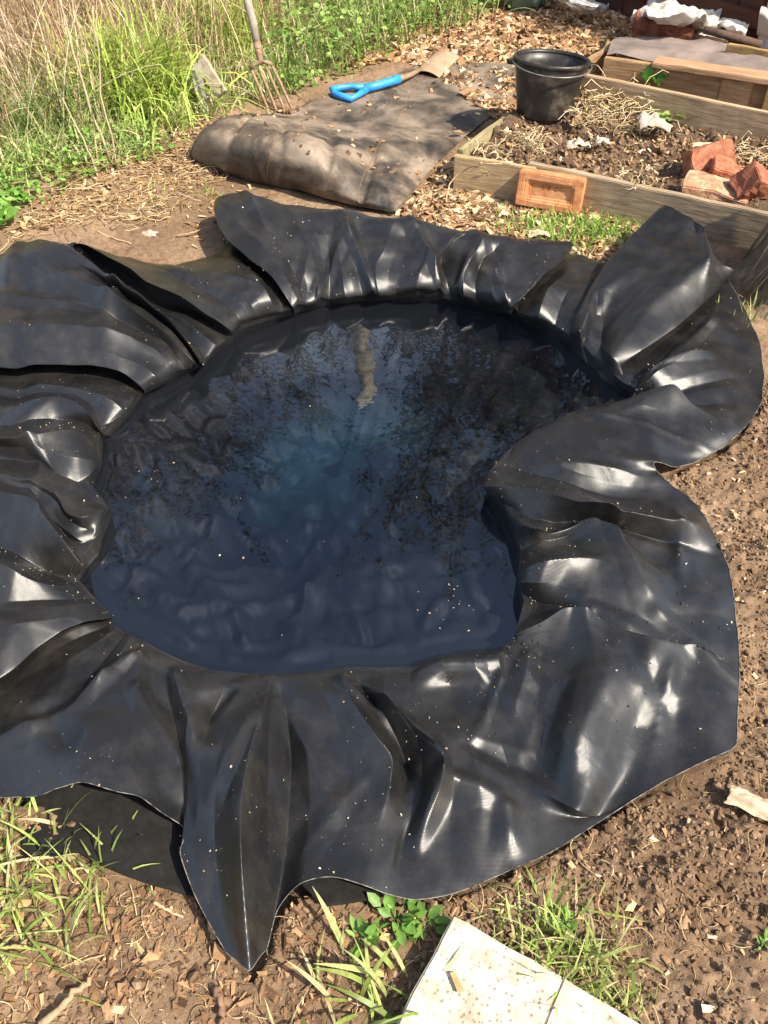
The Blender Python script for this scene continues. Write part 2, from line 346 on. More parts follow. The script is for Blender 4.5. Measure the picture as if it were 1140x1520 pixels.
def relax(X, T, closed, it=120, stretch=.03, att=.02, bend=.25, floor=None, pin=None, seed=3):
    """cloth relaxation: the sheet is a little longer than its traced shape, so it buckles into creases"""
    X = X.copy(); nu, nv, _ = X.shape
    rng = np.random.default_rng(seed)
    U = np.arange(nu)[:, None] * 1.0; V = np.arange(nv)[None, :] * 1.0
    ex = 1 + stretch * (.3 + 1.6 * np.clip(fbm(U / 34 + V * 0, V / 30 + U * 0, seed, 3), 0, 1) ** 2)
    defs = [(1, 0), (0, 1), (1, 1), (1, -1)]
    cons = []
    def sl(du, dv, par):
        pass
    def pairs(du, dv):
        if closed:
            B = np.roll(T, -du, axis=0)
        return None
    def getpair(A, du, dv):
        v0 = slice(max(0, -dv), nv - max(0, dv)); v1 = slice(max(0, dv), nv - max(0, -dv))
        if closed:
            return A[:, v0], np.roll(A, -du, axis=0)[:, v1], v0, v1
        return A[:nu - du, v0], A[du:, v1], v0, v1
    spec = []
    for du, dv, w in [(1, 0, 1.), (0, 1, 1.), (1, 1, .6), (1, -1, .6)]:
        a, b, v0, v1 = getpair(T, du, dv); e0, e1, _, _ = getpair(ex[..., None], du, dv)
        spec.append((du, dv, w, np.linalg.norm(b - a, axis=2)[..., None] * (e0 + e1) * .5))
    X += (rng.random(X.shape) - .5) * .0016
    vel = np.zeros_like(X)
    mask = np.ones((nu, nv, 1)) if pin is None else pin
    for k in range(it):
        X0 = X.copy(); X = X + vel * .6
        for rep in range(2):
            acc = np.zeros_like(X); cnt = np.zeros((nu, nv, 1))
            for du, dv, w, L0 in spec:
                a, b, v0, v1 = getpair(X, du, dv); d = b - a; l = np.linalg.norm(d, axis=2)[..., None] + 1e-9
                c = d * ((l - L0) / l) * .5 * w
                if closed:
                    acc[:, v0] += c; cnt[:, v0] += w
                    tmp = np.zeros_like(X); tmp[:, v1] = c; acc -= np.roll(tmp, du, axis=0)
                    tc = np.zeros_like(cnt); tc[:, v1] = w; cnt += np.roll(tc, du, axis=0)
                else:
                    acc[:nu - du, v0] += c; cnt[:nu - du, v0] += w
                    acc[du:, v1] -= c; cnt[du:, v1] += w
            X = X + mask * acc / np.maximum(cnt, 1) * 1.6
        # bending: pull towards neighbours' mean at spans of 1 and 3
        for s, w in ((1, bend), (3, bend * .25)):
            if closed: lapu = (np.roll(X, s, 0) + np.roll(X, -s, 0)) * .5 - X
            else:
                lapu = np.zeros_like(X); lapu[s:-s] = (X[2 * s:] + X[:-2 * s]) * .5 - X[s:-s]
            lapv = np.zeros_like(X); lapv[:, s:-s] = (X[:, 2 * s:] + X[:, :-2 * s]) * .5 - X[:, s:-s]
            if closed: tu = (np.roll(T, s, 0) + np.roll(T, -s, 0)) * .5 - T
            else:
                tu = np.zeros_like(T); tu[s:-s] = (T[2 * s:] + T[:-2 * s]) * .5 - T[s:-s]
            X = X + mask * w * .5 * ((lapu - tu * .9) + lapv * .6)
        X = X + mask * att * (T - X)
        if floor is not None: X[..., 2] = np.maximum(X[..., 2], floor)
        vel = (X - X0)
    return X

# the far bank is one long flattened fold: soften its pleats above the rim
ST = [[(x, y, (4.6 + (z - 4.6) * .45) if (j == 2 and 455 <= s[0][0] <= 745 and s[0][1] < 470) else z) for j, (x, y, z) in enumerate(s)] for s in ST]
SW = [world_st(s) for s in ST]
# straight creases traced from the photo: x0,y0 -> x1,y1 px, height cm, half width at start and end cm
CREASE = [(255,985,300,1130,1.4,1.5,4),(345,1006,300,1060,-1.2,1.5,3),(300,1040,282,1125,.9,1.2,2.5),(500,1000,612,1095,1.8,1.5,4),(565,1040,690,1182,2.4,2,5),
 (655,1152,618,1250,1.8,3.5,2),(650,1160,752,1188,1.5,3,2.5),(752,1188,758,1262,1.3,2,3.5),(690,1100,848,1156,-1.2,2,5),(748,990,695,1115,.7,1.3,1.6),
 (790,955,758,1072,1.5,2,5),(862,885,880,1000,1.2,2,4.5),(790,803,897,775,1.4,2,3),(897,774,968,905,2.0,2,4.5),(968,905,1092,1000,1.3,3,1.5),(872,900,965,945,1.0,2,3.5),
 (897,775,1012,862,-1.0,1.5,4),(1005,750,1012,865,.8,1.5,1.8),(852,607,1060,662,.5,1.2,1.4),(212,447,148,505,1.3,2,3.5),(148,412,182,492,-1.0,1.8,2.2),(299,538,232,487,1.0,1,2),
 (-20,478,235,490,1.4,4,3),(60,352,18,482,1.8,3,4),(48,662,68,700,1.2,1.8,1.8),(40,738,60,700,1.0,2,3),(205,965,120,1040,1.4,1.5,4),(165,1000,92,1085,1.2,2,3.5),(-10,1110,112,1062,1.2,3,2.5),
 (60,1050,128,1150,-1.2,3,4),(200,1020,262,1120,1.0,2,4),(470,442,532,345,1.5,1.2,5),(560,438,498,345,1.6,1,4),(668,442,596,348,1.9,1,5),(668,442,702,392,1.3,.8,2.5),(758,460,688,350,1.7,1,5),
 (345,288,402,385,1.4,1.5,3),(435,462,470,380,1.2,1,4),(620,424,640,395,1.0,1,2),(955,555,1055,522,1.5,1.2,3),(965,585,1098,550,-1.0,1.5,3.5),(430,1060,520,1250,1.1,2,5),(385,1080,330,1240,-1.2,1.5,3.5),
 (540,1150,430,1290,.9,2,4),(840,1010,780,1180,-.9,2,4),(1000,980,960,1150,1.2,2,5),(930,960,1040,1110,-.8,2,4),(820,690,960,705,.9,2,3),(1060,470,1010,520,1.0,2,3),(380,440,300,410,.9,1.5,3)]
CREASE_W = [(472,760,440,822,1.8,2,3),(470,760,560,850,1.2,2,3.5),(560,762,612,832,1.7,2,3.5),(395,792,428,852,1.6,2,3),(232,868,272,942,2.0,2.5,3.5),(310,880,400,868,1.6,2.5,3),(272,942,400,900,1.5,2,3),
 (492,840,452,800,1.5,2,3),(370,985,352,925,2.6,1.5,3.5),(545,985,520,930,2.4,1.5,3),(625,970,660,915,2.2,1.5,3),(600,842,705,800,1.5,2,3.5),(640,860,560,900,1.4,2,3.5),(700,770,745,745,1.6,2,3),(420,880,520,900,1.5,2,3.5),(330,760,290,840,1.3,2,3)]
def creases(G, lst, zr=.03):
    x, y = G[..., 0], G[..., 1]; out = np.zeros_like(x)
    for x0, y0, x1, y1, h, w0, w1 in lst:
        a, b = P(x0, y0, zr)[:2], P(x1, y1, zr)[:2]; d = b - a; L_ = np.hypot(*d); d = d / L_
        t = ((x - a[0]) * d[0] + (y - a[1]) * d[1]) / L_; e = np.abs((x - a[0]) * d[1] - (y - a[1]) * d[0])
        w = (w0 + (w1 - w0) * np.clip(t, 0, 1)) / 100
        out += h / 100 * np.maximum(0, 1 - e / w) * np.clip(np.minimum((t + .06) / .15, (1.12 - t) / .45), 0, 1)
    return out
LR = 92
def with_minor_folds(sts, seed=4):     # small straight pleats running out from the water's edge between the traced folds
    g = np.random.default_rng(seed); out = []; n = len(sts)
    for i in range(n):
        a, b = spline(sts[i], 9, .4), spline(sts[(i + 1) % n], 9, .4); out.append(a)
        d = np.linalg.norm(a - b, axis=1); w = np.percentile(d, 70)
        k = 0 if w < .08 else 1
        sg = g.choice([-1, 1])
        for j in range(k):
            f = (j + 1) / (k + 1) + g.normal(0, .06); m = a * (1 - f) + b * f
            e = g.integers(3, 9); t = np.arange(9.)
            pr = np.interp(t, [0, 1, 2.2, e], [0, .5, 1, 0.0]); sg = -sg
            m[-1] = m[-1]; m[:, 2] += sg * pr * g.uniform(.002, .009) * np.minimum(1, d / .05)
            out.append(m)
    return out
Lout, own = loft(with_minor_folds(SW), LR, True, du=.0072, tens=.05, vt=.42)
NU = len(Lout)
rim = Lout[:, 0]                                   # the water's edge
rimpoly = np.array([s[1] for s in SW])[:, :2]; outpoly = np.array([s[-1] for s in SW])[:, :2]
# basin: rows running inwards from the water's edge
ctr = P(480, 700, -.42)
prof = [(0, -.05), (.035, -.10), (.09, -.15), (.2, -.18), (.33, -.21), (.45, -.28), (.6, -.35), (.8, -.39), (1, -.40)]
IR = 64
s_ = np.linspace(0, 1, IR + 1)[1:] ** 1.15
ps = np.array([p[0] for p in prof]); pz = np.array([p[1] for p in prof])
ang = np.arctan2(rim[:, 1] - ctr[1], rim[:, 0] - ctr[0])
kz = np.stack([rim[:, 0], rim[:, 1]], 1)
def smooth_loop(a, n):
    for _ in range(n): a = (np.roll(a, 1, 0) + a * 2 + np.roll(a, -1, 0)) / 4
    return a
rim_s = smooth_loop(rim, 120)
inner = np.zeros((NU, IR, 3))
for j, s in enumerate(s_):
    w = min(1, s / .18); base = rim * (1 - w) + rim_s * w
    inner[:, j] = base + (ctr - base) * s
    inner[:, j, 2] = np.interp(s, ps, pz)
# broad soft creases pressed into the basin
ix, iy = inner[..., 0], inner[..., 1]
wr = 1 - np.abs(2 * fbm(ix * 5 + fbm(ix * 3, iy * 3, 5) * 2, iy * 5 + fbm(ix * 3, iy * 3, 9) * 2, 21, 3) - 1)
near = np.clip((ctr[1] + .1 - iy) / .35, 0, 1)
fade = np.clip(s_ / .06, 0, 1)[None] * np.clip((1.03 - s_) / .25, 0, 1)[None]
inner[..., 2] += ((wr - .75) * .05 * (.5 + .9 * near) + (fbm(ix * 2.6, iy * 2.6, 44) - .5) * .05 * near) * fade
# near-side shelf stands higher, as the folds seen through the water show
inner[..., 2] += near * .06 * fade
inner[..., 2] = np.minimum(inner[..., 2], -.062)
inner[:, -1] = inner[:, -1].mean(0)
T = np.concatenate([inner[:, ::-1], Lout], axis=1)
X = T.copy()
for _ in range(1):
    pass
pin = np.ones((NU, IR + LR, 1)); pin[:, :5] = 0
def crumple(x, y, seed, f0=2.2, f1=7.5, nk=9):      # straight sharp creases of folded film, in patches
    rg = np.random.default_rng(seed); h = 0 * x
    wx = (fbm(x * 2.2, y * 2.2, seed + 1, 2) - .5) * .14; wy = (fbm(x * 2.2, y * 2.2, seed + 2, 2) - .5) * .14
    for k in range(nk):
        a = rg.random() * math.pi; f = rg.uniform(f0, f1); ph = rg.random()
        t = ((x + wx) * math.cos(a) + (y + wy) * math.sin(a)) * f + ph
        tri = np.abs(t - np.floor(t) - .5) * 2; tri = np.maximum(tri - rg.uniform(.3, .75), 0)
        m = np.clip((fbm(x * 3.1 + k * 7, y * 3.1 - k * 5, seed + 9 + k, 2) - .5) * 5, 0, 1)
        h += tri * m / f * rg.choice([-1, 1, 1])
    return h
Xc = X.copy(); Xc[:, IR + 6:, 2] += crumple(X[:, IR + 6:, 0], X[:, IR + 6:, 1], 5) * .03
Xc[:, 6:IR - 4, 2] += (crumple(X[:, 6:IR - 4, 0], X[:, 6:IR - 4, 1], 35) * .14 + crumple(X[:, 6:IR - 4, 0], X[:, 6:IR - 4, 1], 36, 5, 14, 14) * .30) * (.3 + .7 * np.clip((ctr[1] + .2 - X[:, 6:IR - 4, 1]) / .35, 0, 1))
Xc[:, IR + 3:, 2] += creases(Xc[:, IR + 3:], CREASE) * .6
Xc[:, 6:IR - 3, 2] += creases(Xc[:, 6:IR - 3], CREASE_W, -.16) * 1.5
X = Xc
LX = relax(X, X, True, it=45, stretch=.008, att=.04, bend=.02, pin=pin)
LX[:, IR + 5:, 2] += crumple(LX[:, IR + 5:, 0], LX[:, IR + 5:, 1], 65, 2.5, 8, 12) * .045
LX[:, :IR - 2, 2] = np.minimum(LX[:, :IR - 2, 2], WL - .010)
LX[:, IR + 5:, 2] += creases(LX[:, IR + 5:], CREASE) * .5
# keep the sheet above the soil outside the pond
out_part = LX[:, IR + 8:]; out_part[..., 2] = np.maximum(out_part[..., 2], -.012)

def liner_mat():
    m, nt, b = new_mat("black_polythene"); L = nt.links.new
    tc = N(nt, "ShaderNodeTexCoord"); o = tc.outputs['Object']
    dn = N(nt, "ShaderNodeTexNoise", Scale=11.0, Detail=7, Roughness=.7); L(o, dn.inputs["Vector"])
    dr = ramp(nt, dn.outputs[0], [(.45, g3(0)), (.72, g3(1))])
    sp = N(nt, "ShaderNodeTexNoise", Scale=420, Detail=2); L(o, sp.inputs["Vector"])
    sr = ramp(nt, sp.outputs[0], [(.66, g3(0)), (.74, g3(.6))])
    base = N(nt, "ShaderNodeMix", data_type='RGBA'); base.inputs[6].default_value = (.0098, .0093, .0093, 1); base.inputs[7].default_value = (.027, .024, .020, 1)
    L(dr.outputs[0], base.inputs[0])
    b2 = N(nt, "ShaderNodeMix", data_type='RGBA'); b2.inputs[7].default_value = (.16, .13, .10, 1)
    ml = N(nt, "ShaderNodeMath", operation='MULTIPLY'); L(sr.outputs[0], ml.inputs[0]); L(dr.outputs[0], ml.inputs[1])
    L(ml.outputs[0], b2.inputs[0]); L(base.outputs[2], b2.inputs[6])
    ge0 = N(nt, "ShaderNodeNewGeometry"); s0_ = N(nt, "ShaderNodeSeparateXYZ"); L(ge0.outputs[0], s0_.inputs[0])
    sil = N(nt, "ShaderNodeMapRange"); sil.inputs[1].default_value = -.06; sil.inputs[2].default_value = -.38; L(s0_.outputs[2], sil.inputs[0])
    wshade = ramp(nt, sil.outputs[0], [(0, (.012, .0115, .012)), (.3, (.0105, .0105, .0112)), (.48, (.0035, .0042, .006)), (.62, (.0018, .0030, .0048)), (1, (.004, .020, .027))])   # water's dimming and blue-green glow painted into the liner colour by depth
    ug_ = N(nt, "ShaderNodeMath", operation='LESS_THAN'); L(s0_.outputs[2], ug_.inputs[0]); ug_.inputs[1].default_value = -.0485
    b4 = N(nt, "ShaderNodeMix", data_type='RGBA'); L(ug_.outputs[0], b4.inputs[0]); L(b2.outputs[2], b4.inputs[6]); L(wshade.outputs[0], b4.inputs[7])
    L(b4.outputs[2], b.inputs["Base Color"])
    rn = N(nt, "ShaderNodeTexNoise", Scale=14, Detail=6, Roughness=.7); L(o, rn.inputs["Vector"])
    rr = ramp(nt, rn.outputs[0], [(.3, g3(.25)), (.7, g3(.41))]); 
    gr_ = N(nt, "ShaderNodeNewGeometry"); gz_ = N(nt, "ShaderNodeSeparateXYZ"); L(gr_.outputs[0], gz_.inputs[0])
    lt_ = N(nt, "ShaderNodeMath", operation='LESS_THAN'); L(gz_.outputs[2], lt_.inputs[0]); lt_.inputs[1].default_value = -.0485
    ra_ = N(nt, "ShaderNodeMath", operation='MULTIPLY_ADD'); L(lt_.outputs[0], ra_.inputs[0]); ra_.inputs[1].default_value = .18; L(rr.outputs[0], ra_.inputs[2]); L(ra_.outputs[0], b.inputs["Roughness"])
    ge = N(nt, "ShaderNodeNewGeometry"); sx = N(nt, "ShaderNodeSeparateXYZ"); L(ge.outputs[0], sx.inputs[0])
    # under water the film loses most of its shine (index step from water, not from air)
    gt = N(nt, "ShaderNodeMath", operation='GREATER_THAN'); L(sx.outputs[2], gt.inputs[0]); gt.inputs[1].default_value = -.0485
    sm_ = N(nt, "ShaderNodeMath", operation='MULTIPLY_ADD'); L(gt.outputs[0], sm_.inputs[0]); sm_.inputs[1].default_value = .54; sm_.inputs[2].default_value = .10
    L(sm_.outputs[0], b.inputs["Specular IOR Level"])
    # bump: fine weave, small puckers, film wrinkles
    w1 = N(nt, "ShaderNodeTexWave", Scale=170, Distortion=.6); w1.bands_direction = 'X'; L(o, w1.inputs["Vector"])
    w2 = N(nt, "ShaderNodeTexWave", Scale=170, Distortion=.6); w2.bands_direction = 'Y'; L(o, w2.inputs["Vector"])
    ad = N(nt, "ShaderNodeMath", operation='ADD'); L(w1.outputs[1], ad.inputs[0]); L(w2.outputs[1], ad.inputs[1])
    bw = N(nt, "ShaderNodeBump", Strength=.2, Distance=.0006); L(ad.outputs[0], bw.inputs["Height"])
    wn_ = N(nt, "ShaderNodeTexNoise", Scale=6, Detail=2); L(o, wn_.inputs["Vector"])
    wm = N(nt, "ShaderNodeMix", data_type='RGBA'); wm.blend_type = 'LINEAR_LIGHT'; wm.inputs[0].default_value = .10
    L(o, wm.inputs[6]); L(wn_.outputs[1], wm.inputs[7])
    v1 = N(nt, "ShaderNodeTexVoronoi", Scale=9, Randomness=1.0); v1.feature = 'DISTANCE_TO_EDGE'; L(wm.outputs[2], v1.inputs["Vector"])
    v2 = N(nt, "ShaderNodeTexVoronoi", Scale=29, Randomness=1.0); v2.feature = 'DISTANCE_TO_EDGE'; L(wm.outputs[2], v2.inputs["Vector"])
    pm = N(nt, "ShaderNodeTexNoise", Scale=3.2, Detail=3); L(o, pm.inputs["Vector"])
    pr = ramp(nt, pm.outputs[0], [(.42, g3(.0)), (.66, g3(1))])
    v1c = N(nt, "ShaderNodeMath", operation='MINIMUM'); L(v1.outputs[0], v1c.inputs[0]); v1c.inputs[1].default_value = .12
    h1 = N(nt, "ShaderNodeMath", operation='MULTIPLY_ADD'); L(v2.outputs[0], h1.inputs[0]); h1.inputs[1].default_value = .35; L(v1c.outputs[0], h1.inputs[2])
    h2 = N(nt, "ShaderNodeMath", operation='MULTIPLY'); L(h1.outputs[0], h2.inputs[0]); L(pr.outputs[0], h2.inputs[1])
    b1 = N(nt, "ShaderNodeBump", Strength=.2, Distance=.007); L(h2.outputs[0], b1.inputs["Height"]); L(bw.outputs[0], b1.inputs["Normal"])
    n3 = N(nt, "ShaderNodeTexNoise", Scale=45, Detail=5, Roughness=.6); L(o, n3.inputs["Vector"])
    b3 = N(nt, "ShaderNodeBump", Strength=.10, Distance=.0022); L(n3.outputs[0], b3.inputs["Height"]); L(b1.outputs[0], b3.inputs["Normal"])
    L(b3.outputs[0], b.inputs["Normal"])
    return m
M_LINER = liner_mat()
lin_loc = (0, 1.6, 0)
liner = empty("pond_liner", lin_loc, "large crumpled black plastic sheet lining the pond and spread over its banks", "pond liner")
NV = IR + LR
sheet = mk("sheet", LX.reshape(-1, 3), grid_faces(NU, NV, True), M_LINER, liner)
sm = sheet.modifiers.new("smooth", 'SUBSURF'); sm.levels = 1; sm.render_levels = 1

# the big loose corner folded up over the right bank: rows from the water outwards, under-lip to under-lip
FL = [
 [(880,560,-9),(848,520,-8),(862,535,-8),(885,560,-8),(905,575,-8),(935,588,-8),(905,575,-9)],
 [(875,530,-4),(844,497,-1),(860,496,2.5),(884,509,-1),(905,528,3),(922,543,1),(915,545,-2)],
 [(890,495,-2),(853,470,2.5),(873,465,4.5),(895,473,1),(925,492,5),(952,522,3),(930,520,-1)],
 [(915,455,0),(876,428,4),(893,428,5.5),(915,442,4),(955,462,6.5),(1003,487,4),(975,490,0)],
 [(950,420,0),(905,383,6),(940,388,8),(975,403,8.5),(1012,420,10),(1048,448,4),(1020,452,0)],
 [(985,385,1),(945,343,8),(975,352,10),(1010,368,10.2),(1047,388,12),(1074,422,5),(1045,425,1)],
 [(1010,350,4),(984,308,11),(1010,317,12.5),(1041,341,11),(1062,384,11),(1093,401,8),(1065,400,4)],
]
FW = [world_st(r) for r in FL]
fg, _ = loft(FW, 70, False, du=.0065, tens=.12, vt=.4)
fg[..., 2] += crumple(fg[..., 0], fg[..., 1], 77, 3, 9) * .03 + creases(fg, [(890,425,884,510,-2.0,2,3),(1035,345,1048,432,1.4,1.5,2.5),(935,350,1000,405,.9,2,4),(905,470,985,420,.8,2,4),(862,470,868,500,1.2,1,2)], .07)
fx = relax(fg, fg, False, it=40, stretch=.012, att=.05, bend=.03, seed=8)
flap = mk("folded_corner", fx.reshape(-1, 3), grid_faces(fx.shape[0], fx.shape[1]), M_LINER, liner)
fm = flap.modifiers.new("smooth", 'SUBSURF'); fm.levels = 1; fm.render_levels = 1

# pale cut edge of the sheet
M_EDGE = noise_mat("cut_edge", [(.4, (.03, .03, .03)), (.62, (.24, .22, .19))], scale=60, rough=.7, bump=0)
e = LX[:, -1]
i0 = 0
ev, ef = tube(np.concatenate([e, e[:1]]) + [0, 0, .0006], .0008, 5, cap=False)
mk("cut_edge", ev, ef, M_EDGE, liner)

# water
M_W, nt, b = new_mat("pond_water"); L = nt.links.new
nt.nodes.remove(b)
tr = N(nt, "ShaderNodeBsdfTransparent"); tr.inputs[0].default_value = (.72, .77, .86, 1)
gl = N(nt, "ShaderNodeBsdfGlossy", Roughness=.0); gl.inputs[0].default_value = (1, 1, 1, 1)
# Schlick reflectance, the same from above and from below so that sunlight reaches the bottom
geo = N(nt, "ShaderNodeNewGeometry"); dt = N(nt, "ShaderNodeVectorMath"); dt.operation = 'DOT_PRODUCT'; L(geo.outputs["Incoming"], dt.inputs[1])
ab = N(nt, "ShaderNodeMath", operation='ABSOLUTE'); L(dt.outputs["Value"], ab.inputs[0])
om = N(nt, "ShaderNodeMath", operation='SUBTRACT'); om.use_clamp = True; om.inputs[0].default_value = 1; L(ab.outputs[0], om.inputs[1])
pw = N(nt, "ShaderNodeMath", operation='POWER'); L(om.outputs[0], pw.inputs[0]); pw.inputs[1].default_value = 4.6
fr = N(nt, "ShaderNodeMath", operation='MULTIPLY_ADD'); L(pw.outputs[0], fr.inputs[0]); fr.inputs[1].default_value = .95; fr.inputs[2].default_value = .082
tc = N(nt, "ShaderNodeTexCoord")
n1 = N(nt, "ShaderNodeTexNoise", Scale=9, Detail=3, Roughness=.5); L(tc.outputs['Object'], n1.inputs["Vector"])
n2 = N(nt, "ShaderNodeTexNoise", Scale=34, Detail=2, Roughness=.5); L(tc.outputs['Object'], n2.inputs["Vector"])
b1 = N(nt, "ShaderNodeBump", Strength=.30, Distance=.0028); L(n1.outputs[0], b1.inputs["Height"])
b2 = N(nt, "ShaderNodeBump", Strength=.16, Distance=.0009); L(n2.outputs[0], b2.inputs["Height"]); L(b1.outputs[0], b2.inputs["Normal"])
L(b2.outputs[0], gl.inputs["Normal"]); L(b2.outputs[0], dt.inputs[0])
ms = N(nt, "ShaderNodeMixShader"); L(fr.outputs[0], ms.inputs[0]); L(tr.outputs[0], ms.inputs[1]); L(gl.outputs[0], ms.inputs[2])
L(ms.outputs[0], nt.nodes["Material Output"].inputs[0])
c0 = ctr.copy(); c0[2] = WL
wa = np.arctan2(rim[:, 1] - c0[1], rim[:, 0] - c0[0]); wrad = np.hypot(rim[:, 1] - c0[1], rim[:, 0] - c0[0])
bins = np.linspace(-np.pi, np.pi, 181)[:-1]
wr_ = np.array([wrad[np.abs((wa - q + np.pi) % (2 * np.pi) - np.pi) < .06].max() for q in bins]) + .035
wv = c0 + np.stack([np.cos(bins) * wr_, np.sin(bins) * wr_, 0 * bins], 1)
nw = len(wv)
water = mk("water", np.concatenate([wv, [c0]]), np.stack([np.arange(nw), (np.arange(nw) + 1) % nw, np.full(nw, nw)], 1), M_W, None, smooth=False)
tag(water, "still dark blue pond water reflecting sky and branches", "water", kind="structure")
# ---------------------------------------------------------------- ground
def seg_dist(px, py, poly):    # distance to a closed polygon's edge and inside mask
    d = np.full(px.shape, 1e9); ins = np.zeros(px.shape, bool)
    n = len(poly)
    for i in range(n):
        ax, ay = poly[i]; bx, by = poly[(i + 1) % n]
        ex, ey = bx - ax, by - ay; l2 = ex * ex + ey * ey + 1e-12
        t = np.clip(((px - ax) * ex + (py - ay) * ey) / l2, 0, 1)
        d = np.minimum(d, (px - ax - t * ex) ** 2 + (py - ay - t * ey) ** 2)
        c = ((ay > py) != (by > py)) & (px < ex * (py - ay) / (ey + 1e-12) + ax)
        ins ^= c
    return np.sqrt(d), ins
BED = np.array([P(676,240,0)[:2], P(1135,352,0)[:2], P(1290,395,0)[:2], P(1300,205,0)[:2], P(855,140,0)[:2], P(757,185,0)[:2]])
PATCH = np.array([P(*q)[:2] for q in [(130,350),(330,378),(420,300),(560,330),(470,290),(300,255),(200,250),(110,300)]])   # trodden smooth earth behind the liner
DIG = np.array([P(*q)[:2] for q in [(1000,690),(1180,520),(1400,700),(1300,1700),(800,1700),(690,1330),(980,1170),(1100,1100),(1090,900)]])  # loose dug soil
def gfun(x, y):
    n = (fbm(x * 1.3, y * 1.3, 1, 3) - .5) * .05 + (fbm(x * 6, y * 6, 2, 4) - .5) * .022
    dd, di = seg_dist(x, y, DIG); loose = np.clip(np.where(di, dd, -dd) / .15 + .4, 0, 1)
    pd, pi_ = seg_dist(x, y, PATCH); sm = np.clip(np.where(pi_, pd, -pd) / .1 + .6, 0, 1)
    wx, wy = x + (fbm(x * 30, y * 30, 51, 2) - .5) * .04, y + (fbm(x * 30, y * 30, 52, 2) - .5) * .04
    clod = np.clip(1 - worley(wx * 15, wy * 15, 3) * 1.2, 0, 1) * .021 * np.clip(fbm(x * 5, y * 5, 8, 2) * 3 - 1.1, 0, 1) \
         + (fbm(wx * 48, wy * 48, 4, 5, .7) - .5) * .026 + np.clip(.8 - worley(wx * 70, wy * 70, 5), 0, 1) * .005
    z = n + clod * (.35 + .85 * loose) * (1 - sm * .85)
    # rise of the weedy bank at upper left
    bank = np.clip((y - 2.6 - (x + .9) * 1.1) / 1.2, 0, 1) * np.clip((-x - .1) / .8, 0, 1)
    z = z + bank * .10
    return z
RD, RI = None, None
def ground_z(x, y):
    x = np.asarray(x, float); y = np.asarray(y, float)
    z = gfun(x, y) - .012
    d, i = seg_dist(x, y, rimpoly)
    od, oi = seg_dist(x, y, outpoly)
    z = np.where(oi, np.minimum(z, -.02) * np.clip(1 - od / .03, 0, 1) + np.clip(od / .03, 0, 1) * -.035, z)
    z = np.where(oi & (i | (d < .075)), -.6, z)
    return z
gx = np.concatenate([-np.geomspace(1.35, 160, 60)[::-1], np.arange(-1.34, 1.34, .0068), np.geomspace(1.35, 160, 60)])
gx = np.concatenate([-np.geomspace(2.6, 160, 26)[::-1], np.arange(-2.58, -1.35, .016), np.arange(-1.35, 1.36, .0068), np.arange(1.37, 2.6, .016), np.geomspace(2.62, 160, 26)])
ys = [.18]
while ys[-1] < 6.4: ys.append(ys[-1] + .0052 * max(1, (ys[-1] / 1.3)) ** .9)
gy = np.concatenate([-np.geomspace(.3, 160, 24)[::-1], [-.12, .05], ys, np.geomspace(6.6, 170, 30)])
GX, GY = np.meshgrid(gx, gy, indexing='ij')
GZ = ground_z(GX, GY)
m, nt, b = new_mat("garden_soil"); L = nt.links.new
tc = N(nt, "ShaderNodeTexCoord"); o_ = tc.outputs['Object']
a1 = N(nt, "ShaderNodeTexNoise", Scale=2.2, Detail=6, Roughness=.6); L(o_, a1.inputs["Vector"])
a2 = N(nt, "ShaderNodeTexNoise", Scale=55, Detail=8, Roughness=.7); L(o_, a2.inputs["Vector"])
r1 = ramp(nt, a1.outputs[0], [(.3, (.135, .083, .048)), (.5, (.215, .138, .083)), (.7, (.31, .21, .133))])
r2 = ramp(nt, a2.outputs[0], [(.28, g3(.45)), (.5, g3(.95)), (.75, g3(1.35))])
mx = N(nt, "ShaderNodeMix", data_type='RGBA', blend_type='MULTIPLY'); mx.inputs[0].default_value = 1
L(r1.outputs[0], mx.inputs[6]); L(r2.outputs[0], mx.inputs[7])
v = N(nt, "ShaderNodeTexVoronoi", Scale=120); L(o_, v.inputs["Vector"])
vr = ramp(nt, v.outputs[0], [(.0, g3(1)), (.12, g3(0))])
pn = N(nt, "ShaderNodeTexNoise", Scale=30, Detail=2); L(o_, pn.inputs["Vector"]); pr = ramp(nt, pn.outputs[0], [(.55, g3(0)), (.6, g3(.7))])
mm = N(nt, "ShaderNodeMath", operation='MULTIPLY'); L(vr.outputs[0], mm.inputs[0]); L(pr.outputs[0], mm.inputs[1])
m2 = N(nt, "ShaderNodeMix", data_type='RGBA'); L(mm.outputs[0], m2.inputs[0]); L(mx.outputs[2], m2.inputs[6]); m2.inputs[7].default_value = (.42, .33, .22, 1)
L(m2.outputs[2], b.inputs["Base Color"]); b.inputs["Roughness"].default_value = .95; b.inputs["Specular IOR Level"].default_value = .15
bb = N(nt, "ShaderNodeTexNoise", Scale=150, Detail=8, Roughness=.7); L(o_, bb.inputs["Vector"])
bp = N(nt, "ShaderNodeBump", Strength=.9, Distance=.006); L(bb.outputs[0], bp.inputs["Height"]); L(bp.outputs[0], b.inputs["Normal"])
M_SOIL = m
gr = mk("ground", np.stack([GX, GY, GZ], -1).reshape(-1, 3), grid_faces(len(gx), len(gy)), M_SOIL)
tag(gr, "brown garden soil", "ground", kind="structure")

